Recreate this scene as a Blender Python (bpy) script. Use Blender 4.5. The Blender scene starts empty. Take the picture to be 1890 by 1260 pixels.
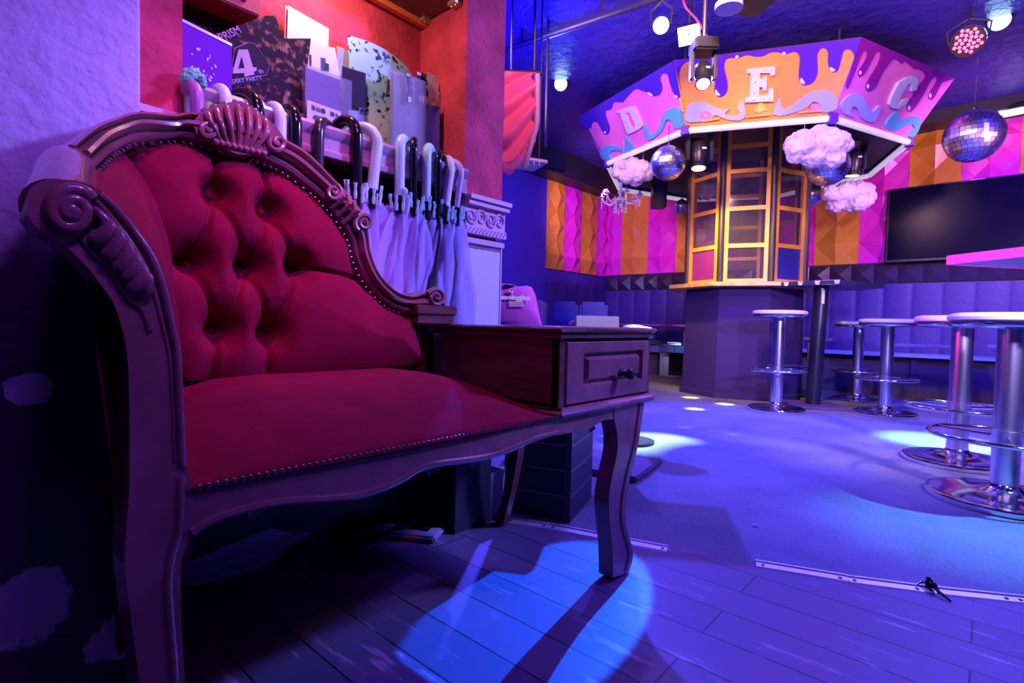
import bpy, bmesh, math, random
from mathutils import Vector as V, Matrix
from mathutils.geometry import tessellate_polygon, intersect_point_line
random.seed(7)
SC = bpy.context.scene
COL = SC.collection
PI = math.pi

# ------------------------------------------------------------------ camera
F_PX, PITCH, ROLL, YAW = 990.0, 0.035, 0.022, 0.725
CAM = V((0, 0, 0.70))
_f = V((-math.sin(YAW)*math.cos(PITCH), math.cos(YAW)*math.cos(PITCH), -math.sin(PITCH)))
_r0 = V((math.cos(YAW), math.sin(YAW), 0)); _u0 = _r0.cross(_f)
_r = _r0*math.cos(ROLL)+_u0*math.sin(ROLL); _u = -_r0*math.sin(ROLL)+_u0*math.cos(ROLL)
cd = bpy.data.cameras.new('camera'); cam = bpy.data.objects.new('camera', cd); COL.objects.link(cam)
cd.sensor_width = 36.0; cd.lens = F_PX*36.0/1890.0; cd.clip_start = 0.02; cd.clip_end = 100
cam.matrix_world = Matrix(((_r.x, _u.x, -_f.x, CAM.x), (_r.y, _u.y, -_f.y, CAM.y), (_r.z, _u.z, -_f.z, CAM.z), (0, 0, 0, 1)))
SC.camera = cam
# sight lines of the measured photograph, used to survey positions of things
def ray(x, y): return _f+_r*((x-945)/F_PX)+_u*((630-y)/F_PX)
def dep(x, y, d): return CAM+ray(x, y)*d
def onX(x, y, X): v = ray(x, y); return CAM+v*(X/v.x)
def onY(x, y, Y): v = ray(x, y); return CAM+v*(Y/v.y)
def onZ(x, y, z): v = ray(x, y); return CAM+v*((z-CAM.z)/v.z)
def onP(x, y, p, n): v = ray(x, y); return CAM+v*((p-CAM).dot(n)/v.dot(n))

# ------------------------------------------------------------------ render look, world, lights
SC.view_settings.view_transform = 'Standard'; SC.view_settings.look = 'None'
SC.view_settings.gamma = 1.0; SC.view_settings.use_curve_mapping = False
SC.view_settings.exposure = 0.0
try:
    SC.cycles.max_bounces = 7; SC.cycles.transparent_max_bounces = 24
    SC.cycles.sample_clamp_indirect = 4.0; SC.cycles.caustics_reflective = False; SC.cycles.caustics_refractive = False
except Exception: pass
W = bpy.data.worlds.new('club_air'); SC.world = W; W.use_nodes = True
W.node_tree.nodes['Background'].inputs[0].default_value = (0.10, 0.03, 0.9, 1)
W.node_tree.nodes['Background'].inputs[1].default_value = 0.012

def look(o, target):
    o.rotation_euler = (V(target)-o.location).to_track_quat('-Z', 'Y').to_euler()
def area(name, loc, target, size, col, watt, size_y=None):
    l = bpy.data.lights.new(name, 'AREA'); l.energy = watt; l.color = col; l.size = size
    if size_y: l.shape = 'RECTANGLE'; l.size_y = size_y
    o = bpy.data.objects.new(name, l); COL.objects.link(o); o.location = loc; look(o, target); return o
def spot(name, loc, target, deg, col, watt, blend=0.3, radius=0.03):
    l = bpy.data.lights.new(name, 'SPOT'); l.energy = watt; l.color = col; l.spot_size = math.radians(deg)
    l.spot_blend = blend; l.shadow_soft_size = radius
    o = bpy.data.objects.new(name, l); COL.objects.link(o); o.location = loc; look(o, target); return o
def point(name, loc, col, watt, radius=0.05):
    l = bpy.data.lights.new(name, 'POINT'); l.energy = watt; l.color = col; l.shadow_soft_size = radius
    o = bpy.data.objects.new(name, l); COL.objects.link(o); o.location = loc; return o

P_PARL = dep(1035, 155, 5.2); P_PARM = dep(1220, 47, 3.6); P_PARR = dep(1845, 38, 4.0); P_PINK = dep(1785, 75, 4.0)
P_FLOOD = dep(1272, 65, 3.8); P_MH = dep(1295, 135, 3.3)
# room washes (unseen lights added for brightness; warm spot, plaster, niche inferred)
area('ceiling_wash_fill', (-2.9, 2.6, 2.30), (-2.7, 2.9, 3.05), 0.5, (0.015, 0.003, 1.0), 75)  # added uplight out of view, turns the ceiling blue
area('ceiling_wash_fill', (1.3, 4.6, 2.45), (1.2, 4.7, 3.05), 0.5, (0.02, 0.006, 1.0), 26)
spot('wall_wash_fill', (-3.0, 3.0, 2.0), (-4.7, 5.6, 1.5), 62, (0.02, 0.006, 1.0), 650, 0.7, 0.15)
spot('floor_wash_fill', (0.9, 4.0, 2.95), (0.3, 3.6, 0), 105, (0.085, 0.07, 1.0), 900, 0.6, 0.3)
spot('far_floor_fill', (-0.3, 4.0, 2.95), (-1.5, 5.9, 0), 85, (0.06, 0.045, 1.0), 420, 0.7, 0.2)  # extra fill for the dim floor round the booth
spot('bench_wash_fill', (0.9, 5.0, 2.9), (0.2, 7.5, 0.7), 70, (0.03, 0.015, 1.0), 900, 0.6, 0.2)
spot('room_fill_light', (0.9, 0.6, 1.75), (-0.3, 4.5, 0.72), 48, (0.42, 0.30, 1.0), 950, 0.7, 0.15)  # general fill added for stools and booth base
spot('side_wash_fill', (0.9, 3.2, 2.6), (-1.28, 1.18, 1.02), 35, (0.21, 0.18, 1.0), 1000, 0.7, 0.15)  # unseen light added to brighten dado, umbrellas and drawer
spot('stripe_wash_fill', (0.95, 5.2, 1.95), (-0.9, 7.6, 2.1), 84, (0.72, 0.27, 0.85), 320, 0.6, 0.15)
spot('corner_wash_fill', (-3.5, 4.4, 2.5), (-4.15, 7.6, 2.25), 60, (0.66, 0.27, 0.80), 360, 0.5, 0.15)
spot('sign_wash_fill', (-1.0, 2.3, 2.78), (-1.5, 4.7, 2.62), 92, (1.0, 0.50, 0.55), 300, 0.15, 0.2)  # unseen light added to brighten the sign boards
spot('sign_left_fill', (-2.65, 2.45, 2.6), (-2.15, 4.6, 2.62), 52, (1.0, 0.48, 0.60), 130, 0.4, 0.1)
spot('sign_right_fill', (0.25, 3.1, 2.5), (-0.6, 4.6, 2.62), 50, (1.0, 0.46, 0.62), 110, 0.4, 0.1)
spot('stool_seat_fill', (1.3, 1.9, 1.55), (0.0, 3.4, 0.75), 44, (0.62, 0.48, 1.0), 420, 0.7, 0.08)  # unseen fill added to brighten the near stool seats
spot('shirt_fill', (0.3, 2.9, 2.5), (-1.85, 2.2, 0.80), 36, (0.60, 0.46, 1.0), 620, 0.7, 0.08)  # unseen fill added for shirt and tissue box
spot('booth_wash_fill', (-0.5, 1.4, 2.9), (-1.9, 5.4, 1.95), 19, (1.0, 0.50, 0.40), 520, 0.7, 0.08)  # warm fill added for the booth window frames
spot('warm_spot_lamp', (-0.35, 0.55, 2.7), (-1.12, 0.60, 1.12), 26, (1.0, 0.16, 0.02), 115, 1.0, 0.08)
spot('curtain_fill', (-1.2, 2.2, 2.9), (-2.35, 2.65, 2.1), 40, (1.0, 0.40, 0.50), 110, 0.6, 0.06)  # pink fill added to brighten the swag, no fixture
spot('plaster_wash_lamp', (0.15, 0.55, 2.3), (-1.2, 0.15, 1.15), 52, (0.36, 0.10, 1.0), 115, 0.6, 0.1)
spot('chair_wash_fill', (0.3, 0.1, 2.6), (-0.95, 0.75, 0.6), 46, (0.22, 0.05, 1.0), 72, 0.8, 0.2)  # violet fill added for the velvet and frame
point('niche_lamp', (-1.31, 0.755, 1.72), (1.0, 0.62, 0.50), 8.5, 0.04)
# beams of the fixtures in view, then unseen spots for lit floor patches
spot('par_beam_left', P_PARL+V((0.05, -0.08, -0.10)), (-0.5, 2.2, 0), 95, (0.06, 0.06, 1.0), 1400, 0.5, 0.05)
spot('par_beam_middle', P_PARM+V((0.02, -0.10, -0.10)), (-0.2, 1.9, 0.0), 62, (0.10, 0.06, 1.0), 150, 0.6, 0.05)
spot('par_beam_right', P_PARR+V((-0.03, -0.10, -0.10)), (-0.3, 2.6, 0), 80, (0.08, 0.09, 1.0), 300, 0.5, 0.05)
spot('pink_par_beam', P_PINK+V((-0.08, -0.10, -0.05)), (-1.2, 3.0, 0.3), 100, (1.0, 0.03, 0.30), 30, 0.6, 0.06)
spot('floor_patch_beam', (-1.50, 4.80, 2.30), onZ(1012, 1110, 0), 6.2, (0.004, 0.10, 1.0), 4600, 0.04, 0.012)  # added spot without a fixture, makes the blue patch on the boards
spot('yellow_head_beam', dep(1290, 322, 4.72), (-1.95, 5.5, 1.2), 70, (1.0, 0.75, 0.05), 120, 0.8, 0.04)
def pool(px, py, src, deg, col, watt, blend=0.5):
    spot('floor_pool_beam', src, onZ(px, py, 0), deg, col, watt, blend, 0.02)
pool(1215, 818, V((-1.2, 3.1, 2.9)), 15, (0.42, 0.68, 1.0), 3400, 0.9)
pool(1740, 815, V((0.3, 4.4, 2.9)), 16, (0.30, 0.72, 1.0), 2600, 0.9)
pool(1850, 980, V((0.9, 3.4, 2.9)), 22, (0.10, 0.42, 1.0), 900, 0.95)
pool(1225, 690, V((-2.2, 6.9, 2.2)), 14, (0.4, 0.6, 1.0), 500, 0.7)
for px, py in ((1275, 733), (1338, 745), (1282, 754)):
    pool(px, py, dep(1290, 335, 4.8), 5.5, (0.85, 0.85, 0.02), 1300, 1.0)
pool(1265, 788, V((-1.2, 3.9, 2.9)), 2.6, (0.9, 0.2, 0.6), 300, 0.9)
pool(1682, 862, V((0.9, 3.2, 2.9)), 1.7, (1.0, 0.22, 0.35), 500, 0.8)
pool(1672, 876, V((0.9, 3.2, 2.9)), 1.3, (1.0, 0.22, 0.35), 500, 0.8)
pool(1712, 889, V((0.9, 3.2, 2.9)), 1.4, (1.0, 0.22, 0.35), 500, 0.8)
spot('stool_streak_fill', (-2.1, 1.9, 1.15), (0.0, 3.8, 0.55), 34, (1.0, 0.02, 0.35), 130, 0.8, 0.06)  # unseen magenta light added for the streak on the stool columns
pool(1352, 801, V((-0.7, 3.6, 2.9)), 1.2, (0.5, 0.9, 1.0), 500, 0.9)

# ------------------------------------------------------------------ materials
MATS = {}
def srgb(h):
    h = h.lstrip('#'); c = [int(h[i:i+2], 16)/255 for i in (0, 2, 4)]
    return tuple((x/12.92 if x <= 0.04045 else ((x+0.055)/1.055)**2.4) for x in c)+(1,)
def mat(name, col, rough=0.5, metal=0.0, bump=0.0, bscale=20.0, var=0.0, vscale=6.0, spec=0.5, emit=None, estr=0, trans=0.0, alpha=1.0, sheen=0.0, stretch=None, coat=0.0):
    if name in MATS: return MATS[name]
    if isinstance(col, str): col = srgb(col)
    elif len(col) == 3: col = tuple(col)+(1,)
    m = bpy.data.materials.new(name); m.use_nodes = True; nt = m.node_tree; b = nt.nodes['Principled BSDF']
    b.inputs['Base Color'].default_value = col; b.inputs['Roughness'].default_value = rough; b.inputs['Metallic'].default_value = metal
    b.inputs['Specular IOR Level'].default_value = spec
    b.inputs['Transmission Weight'].default_value = trans; b.inputs['Alpha'].default_value = alpha
    b.inputs['Sheen Weight'].default_value = sheen; b.inputs['Coat Weight'].default_value = coat
    if emit: b.inputs['Emission Color'].default_value = tuple(emit)+(1,); b.inputs['Emission Strength'].default_value = estr
    if var or bump:
        tc = nt.nodes.new('ShaderNodeTexCoord'); mp = nt.nodes.new('ShaderNodeMapping')
        if stretch: mp.inputs['Scale'].default_value = stretch
        nt.links.new(tc.outputs['Object'], mp.inputs['Vector'])
    if var:
        n = nt.nodes.new('ShaderNodeTexNoise'); n.inputs['Scale'].default_value = vscale; n.inputs['Detail'].default_value = 5
        nt.links.new(mp.outputs[0], n.inputs['Vector'])
        r = nt.nodes.new('ShaderNodeValToRGB'); r.color_ramp.elements[0].position = 0.3; r.color_ramp.elements[1].position = 0.7
        r.color_ramp.elements[0].color = tuple(c*(1-var) for c in col[:3])+(1,)
        r.color_ramp.elements[1].color = tuple(min(1, c*(1+var)) for c in col[:3])+(1,)
        nt.links.new(n.outputs['Fac'], r.inputs[0]); nt.links.new(r.outputs[0], b.inputs['Base Color'])
    if bump:
        n2 = nt.nodes.new('ShaderNodeTexNoise'); n2.inputs['Scale'].default_value = bscale; n2.inputs['Detail'].default_value = 6
        nt.links.new(mp.outputs[0], n2.inputs['Vector'])
        bp = nt.nodes.new('ShaderNodeBump'); bp.inputs['Strength'].default_value = bump; bp.inputs['Distance'].default_value = 0.01
        nt.links.new(n2.outputs['Fac'], bp.inputs['Height']); nt.links.new(bp.outputs[0], b.inputs['Normal'])
    MATS[name] = m; return m
def N(nt, typ, **kw):
    n = nt.nodes.new(typ)
    for k, v in kw.items():
        if k.startswith('i_'): n.inputs[int(k[2:]) if k[2:].isdigit() else k[2:].replace('_', ' ')].default_value = v
        else: setattr(n, k, v)
    return n

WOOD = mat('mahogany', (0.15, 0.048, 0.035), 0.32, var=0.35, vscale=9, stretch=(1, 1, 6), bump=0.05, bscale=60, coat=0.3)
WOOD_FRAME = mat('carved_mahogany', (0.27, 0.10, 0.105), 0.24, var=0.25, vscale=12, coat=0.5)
VELVET = mat('red_velvet', (0.225, 0.004, 0.026), 0.9, bump=0.15, bscale=260, var=0.15, vscale=14, spec=0.1)
NAIL = mat('nail_heads', (0.20, 0.12, 0.13), 0.3, metal=0.8)
REDWALL = mat('red_plush_wall', (0.60, 0.06, 0.10), 0.85, bump=0.5, bscale=60, var=0.3, vscale=9, spec=0.2)
WHITEP = mat('white_paint', (0.72, 0.68, 0.74), 0.5, bump=0.08, bscale=90)
CREAM = mat('aged_gilt_moulding', (0.42, 0.30, 0.33), 0.4, var=0.3, vscale=20, bump=0.1, bscale=60)
CHROME = mat('chrome', (0.85, 0.85, 0.9), 0.10, metal=1.0)
SEATW = mat('white_vinyl', (0.72, 0.66, 0.74), 0.42, bump=0.03, bscale=50)
BLACK = mat('black_plastic', (0.012, 0.012, 0.014), 0.35)
BLACKM = mat('black_metal', (0.02, 0.02, 0.025), 0.45)
BLACKG = mat('black_gloss', (0.01, 0.01, 0.012), 0.12)
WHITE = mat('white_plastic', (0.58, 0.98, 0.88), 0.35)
MAG = mat('magenta_vinyl', (0.78, 0.03, 0.42), 0.30, bump=0.35, bscale=9)
ORG = mat('orange_vinyl', (0.72, 0.33, 0.025), 0.30, bump=0.35, bscale=9)
DARKV = mat('black_vinyl', (0.035, 0.028, 0.04), 0.38, bump=0.2, bscale=12)
BASEC = mat('dark_plum_carpet', (0.045, 0.017, 0.11), 0.9, bump=0.4, bscale=220)
FRAMEY = mat('orange_yellow_paint', (0.95, 0.42, 0.05), 0.4)
POST = mat('dark_bronze_paint', (0.05, 0.035, 0.045), 0.4)
PAPER = mat('white_paper', (0.80, 0.80, 0.80), 0.6)
LIGHTC = mat('lamp_white_lens', (1, 1, 1), 0.3, emit=(0.40, 0.72, 1.0), estr=14)
LIGHTP = mat('lamp_pink_lens', (1, 0.4, 0.6), 0.3, emit=(1.0, 0.035, 0.12), estr=7)
LIGHTW = mat('lamp_warm_lens', (1, 1, 1), 0.3, emit=(1, 0.95, 0.95), estr=6)
LIGHTY = mat('lamp_yellow_lens', (1, 1, 0.4), 0.3, emit=(1.0, 0.85, 0.15), estr=5)
GLOWPINK = mat('magenta_led_edge', (1, 0.05, 0.5), 0.3, emit=(1.0, 0.03, 0.42), estr=1.1)
TEAL = mat('teal_paint', (0.12, 0.56, 0.72), 0.45)
LILAC = mat('lilac_paint', (0.42, 0.52, 0.84), 0.45)
PURPLE = mat('purple_paint', (0.12, 0.02, 0.42), 0.42)
PINKP = mat('pink_paint', (0.90, 0.22, 0.55), 0.45)
CORAL = mat('orange_coral_paint', (0.95, 0.38, 0.07), 0.45, var=0.12, vscale=2)
COTTON = mat('cotton_fluff', (0.78, 0.70, 0.78), 0.95, bump=0.8, bscale=40, var=0.25, vscale=14)

def glassy(name, tint, a, gl=0.1):
    m = bpy.data.materials.new(name); m.use_nodes = True; nt = m.node_tree; nt.nodes.clear()
    out = N(nt, 'ShaderNodeOutputMaterial'); tr = N(nt, 'ShaderNodeBsdfTransparent'); d = N(nt, 'ShaderNodeBsdfPrincipled')
    d.inputs['Base Color'].default_value = tuple(tint)+(1,); d.inputs['Roughness'].default_value = gl; d.inputs['Specular IOR Level'].default_value = 0.8
    mx = N(nt, 'ShaderNodeMixShader', i_0=a); nt.links.new(tr.outputs[0], mx.inputs[1]); nt.links.new(d.outputs[0], mx.inputs[2])
    nt.links.new(mx.outputs[0], out.inputs[0]); MATS[name] = m; return m
GLASS = glassy('window_glass', (0.10, 0.08, 0.16), 0.22, 0.05)
ACRYL = glassy('clear_acrylic', (0.55, 0.5, 0.6), 0.30, 0.12)
VINYLC = glassy('clear_umbrella_vinyl', (0.66, 0.58, 0.98), 0.62, 0.3)

def plaster_mat():
    m = bpy.data.materials.new('old_plaster'); m.use_nodes = True; nt = m.node_tree; b = nt.nodes['Principled BSDF']; L = nt.links.new
    g = N(nt, 'ShaderNodeTexCoord'); n = N(nt, 'ShaderNodeTexNoise', i_Scale=5.0, i_Detail=8.0); L(g.outputs['Object'], n.inputs['Vector'])
    n2 = N(nt, 'ShaderNodeTexNoise', i_Scale=38.0, i_Detail=8.0); L(g.outputs['Object'], n2.inputs['Vector'])
    r = N(nt, 'ShaderNodeValToRGB'); e = r.color_ramp.elements
    e[0].position = 0.30; e[0].color = (0.42, 0.36, 0.40, 1); e[1].position = 0.60; e[1].color = (0.66, 0.60, 0.66, 1)
    L(n.outputs['Fac'], r.inputs[0])
    # grimy dado below, with flaked-off patches of paler plaster
    sep = N(nt, 'ShaderNodeSeparateXYZ'); L(g.outputs['Object'], sep.inputs[0])
    ad = N(nt, 'ShaderNodeMath', operation='MULTIPLY_ADD'); L(n.outputs['Fac'], ad.inputs[0]); ad.inputs[1].default_value = 0.35; L(sep.outputs['Z'], ad.inputs[2])
    st = N(nt, 'ShaderNodeMapRange'); L(ad.outputs[0], st.inputs[0]); st.inputs[1].default_value = 0.98; st.inputs[2].default_value = 1.12
    gm = N(nt, 'ShaderNodeMix', data_type='RGBA'); gm.inputs['A'].default_value = (0.10, 0.06, 0.09, 1)
    L(st.outputs[0], gm.inputs['Factor']); L(r.outputs[0], gm.inputs['B'])
    n3 = N(nt, 'ShaderNodeTexNoise', i_Scale=14.0, i_Detail=8.0, i_Roughness=0.6); L(g.outputs['Object'], n3.inputs['Vector'])
    cur = gm.outputs['Result']
    for (px, py, rad) in ((25, 1120, 0.075), (55, 715, 0.030), (215, 1180, 0.05)):
        c = onX(px, py, -1.20)
        ds = N(nt, 'ShaderNodeVectorMath', operation='DISTANCE'); L(g.outputs['Object'], ds.inputs[0]); ds.inputs[1].default_value = c
        aa = N(nt, 'ShaderNodeMath', operation='MULTIPLY_ADD'); L(n3.outputs['Fac'], aa.inputs[0]); aa.inputs[1].default_value = -rad*2.6; L(ds.outputs['Value'], aa.inputs[2])
        mr = N(nt, 'ShaderNodeMapRange'); L(aa.outputs[0], mr.inputs[0]); mr.inputs[1].default_value = -rad*0.30; mr.inputs[2].default_value = -rad*0.42
        mm = N(nt, 'ShaderNodeMix', data_type='RGBA'); mm.inputs['B'].default_value = (0.70, 0.62, 0.66, 1)
        L(mr.outputs[0], mm.inputs['Factor']); L(cur, mm.inputs['A']); cur = mm.outputs['Result']
    L(cur, b.inputs['Base Color']); b.inputs['Roughness'].default_value = 0.85
    bp = N(nt, 'ShaderNodeBump', i_Strength=0.55, i_Distance=0.012); av = N(nt, 'ShaderNodeMath', operation='ADD')
    L(n2.outputs['Fac'], av.inputs[0]); L(n.outputs['Fac'], av.inputs[1]); L(av.outputs[0], bp.inputs['Height']); L(bp.outputs[0], b.inputs['Normal'])
    return m
def plank_mat():
    m = bpy.data.materials.new('worn_floorboards'); m.use_nodes = True; nt = m.node_tree; b = nt.nodes['Principled BSDF']; L = nt.links.new
    g = N(nt, 'ShaderNodeTexCoord'); mp = N(nt, 'ShaderNodeMapping'); mp.inputs['Location'].default_value = (5.0, 12.8-1.202, 0); L(g.outputs['Object'], mp.inputs[0])
    br = N(nt, 'ShaderNodeTexBrick', i_Scale=1.0); br.offset = 0.37; br.inputs['Brick Width'].default_value = 1.25; br.inputs['Row Height'].default_value = 0.128
    br.inputs['Mortar Size'].default_value = 0.0022; br.inputs['Mortar Smooth'].default_value = 0.2
    br.inputs['Color1'].default_value = (0.12, 0.09, 0.15, 1); br.inputs['Color2'].default_value = (0.17, 0.12, 0.19, 1); br.inputs['Mortar'].default_value = (0.01, 0.008, 0.012, 1)
    L(mp.outputs[0], br.inputs['Vector'])
    ms = N(nt, 'ShaderNodeMapping'); ms.inputs['Scale'].default_value = (4, 30, 1); L(g.outputs['Object'], ms.inputs[0])
    n = N(nt, 'ShaderNodeTexNoise', i_Scale=1.0, i_Detail=8.0, i_Roughness=0.65); L(ms.outputs[0], n.inputs['Vector'])
    r = N(nt, 'ShaderNodeValToRGB'); r.color_ramp.elements[0].position = 0.57; r.color_ramp.elements[1].position = 0.63; L(n.outputs['Fac'], r.inputs[0])
    n2 = N(nt, 'ShaderNodeTexNoise', i_Scale=3.0, i_Detail=3.0); L(g.outputs['Object'], n2.inputs['Vector'])
    r2 = N(nt, 'ShaderNodeValToRGB'); r2.color_ramp.elements[0].position = 0.46; r2.color_ramp.elements[1].position = 0.56; L(n2.outputs['Fac'], r2.inputs[0])
    mu = N(nt, 'ShaderNodeMath', operation='MULTIPLY'); L(r.outputs[0], mu.inputs[0]); L(r2.outputs[0], mu.inputs[1])
    m2 = N(nt, 'ShaderNodeMath', operation='MULTIPLY'); L(mu.outputs[0], m2.inputs[0]); m2.inputs[1].default_value = 0.75
    mx = N(nt, 'ShaderNodeMix', data_type='RGBA'); mx.inputs['B'].default_value = (0.55, 0.40, 0.45, 1); L(m2.outputs[0], mx.inputs['Factor']); L(br.outputs['Color'], mx.inputs['A'])
    L(mx.outputs['Result'], b.inputs['Base Color']); b.inputs['Roughness'].default_value = 0.5
    bp = N(nt, 'ShaderNodeBump', i_Strength=0.3, i_Distance=0.004); bp.invert = True; L(br.outputs['Fac'], bp.inputs['Height']); L(bp.outputs[0], b.inputs['Normal'])
    return m
def carpet_mat():
    m = bpy.data.materials.new('worn_grey_carpet'); m.use_nodes = True; nt = m.node_tree; b = nt.nodes['Principled BSDF']; L = nt.links.new
    g = N(nt, 'ShaderNodeTexCoord'); n = N(nt, 'ShaderNodeTexNoise', i_Scale=240.0, i_Detail=2.0); L(g.outputs['Object'], n.inputs['Vector'])
    n2 = N(nt, 'ShaderNodeTexNoise', i_Scale=2.5, i_Detail=6.0); L(g.outputs['Object'], n2.inputs['Vector'])
    ad = N(nt, 'ShaderNodeMath', operation='ADD'); L(n.outputs['Fac'], ad.inputs[0]); L(n2.outputs['Fac'], ad.inputs[1])
    r = N(nt, 'ShaderNodeValToRGB'); r.color_ramp.elements[0].position = 0.35; r.color_ramp.elements[0].color = (0.17, 0.165, 0.18, 1)
    r.color_ramp.elements[1].position = 0.72; r.color_ramp.elements[1].color = (0.36, 0.35, 0.36, 1)
    hf = N(nt, 'ShaderNodeMath', operation='MULTIPLY'); L(ad.outputs[0], hf.inputs[0]); hf.inputs[1].default_value = 0.5; L(hf.outputs[0], r.inputs[0])
    L(r.outputs[0], b.inputs['Base Color']); b.inputs['Roughness'].default_value = 0.9; b.inputs['Specular IOR Level'].default_value = 0.2
    bp = N(nt, 'ShaderNodeBump', i_Strength=0.4, i_Distance=0.004); L(n.outputs['Fac'], bp.inputs['Height']); L(bp.outputs[0], b.inputs['Normal'])
    return m
def ceiling_mat():
    m = bpy.data.materials.new('crinkled_foil_ceiling'); m.use_nodes = True; nt = m.node_tree; b = nt.nodes['Principled BSDF']; L = nt.links.new
    g = N(nt, 'ShaderNodeTexCoord'); v = N(nt, 'ShaderNodeTexVoronoi', i_Scale=9.0); L(g.outputs['Object'], v.inputs['Vector'])
    n = N(nt, 'ShaderNodeTexNoise', i_Scale=22.0, i_Detail=6.0, i_Distortion=1.5); L(g.outputs['Object'], n.inputs['Vector'])
    ad = N(nt, 'ShaderNodeMath', operation='ADD'); L(v.outputs['Distance'], ad.inputs[0]); L(n.outputs['Fac'], ad.inputs[1])
    b.inputs['Base Color'].default_value = (0.06, 0.045, 0.30, 1); b.inputs['Roughness'].default_value = 0.42
    bp = N(nt, 'ShaderNodeBump', i_Strength=0.7, i_Distance=0.02); L(ad.outputs[0], bp.inputs['Height']); L(bp.outputs[0], b.inputs['Normal'])
    return m
def crate_mat():
    m = bpy.data.materials.new('dark_planks'); m.use_nodes = True; nt = m.node_tree; b = nt.nodes['Principled BSDF']; L = nt.links.new
    g = N(nt, 'ShaderNodeTexCoord'); s = N(nt, 'ShaderNodeSeparateXYZ'); L(g.outputs['Object'], s.inputs[0])
    mo = N(nt, 'ShaderNodeMath', operation='PINGPONG'); L(s.outputs['Z'], mo.inputs[0]); mo.inputs[1].default_value = 0.045
    r = N(nt, 'ShaderNodeValToRGB'); r.color_ramp.elements[0].position = 0.0; r.color_ramp.elements[0].color = (0.35, 0.25, 0.3, 1)
    r.color_ramp.elements[1].position = 0.0025; r.color_ramp.elements[1].color = (0.05, 0.03, 0.05, 1); L(mo.outputs[0], r.inputs[0])
    L(r.outputs[0], b.inputs['Base Color']); b.inputs['Roughness'].default_value = 0.5; return m
def mirror_mat():
    m = bpy.data.materials.new('mirror_tiles'); m.use_nodes = True; nt = m.node_tree; b = nt.nodes['Principled BSDF']
    b.inputs['Base Color'].default_value = (0.85, 0.85, 0.95, 1); b.inputs['Metallic'].default_value = 1; b.inputs['Roughness'].default_value = 0.28
    return m
def ember_mat():
    m = bpy.data.materials.new('firework_print'); m.use_nodes = True; nt = m.node_tree; b = nt.nodes['Principled BSDF']; L = nt.links.new
    g = N(nt, 'ShaderNodeTexCoord'); n = N(nt, 'ShaderNodeTexNoise', i_Scale=42.0, i_Detail=8.0, i_Distortion=0.3); L(g.outputs['Object'], n.inputs['Vector'])
    r = N(nt, 'ShaderNodeValToRGB'); e = r.color_ramp.elements; e[0].position = 0.52; e[0].color = (0.03, 0.008, 0.02, 1); e[1].position = 0.78; e[1].color = (0.75, 0.35, 0.16, 1)
    L(n.outputs['Fac'], r.inputs[0]); L(r.outputs[0], b.inputs['Base Color']); b.inputs['Roughness'].default_value = 0.65; b.inputs['Specular IOR Level'].default_value = .12; return m
PLASTER, PLANKS, CARPET, CEIL, CRATE, MIRROR, EMBER = plaster_mat(), plank_mat(), carpet_mat(), ceiling_mat(), crate_mat(), mirror_mat(), ember_mat()

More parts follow.
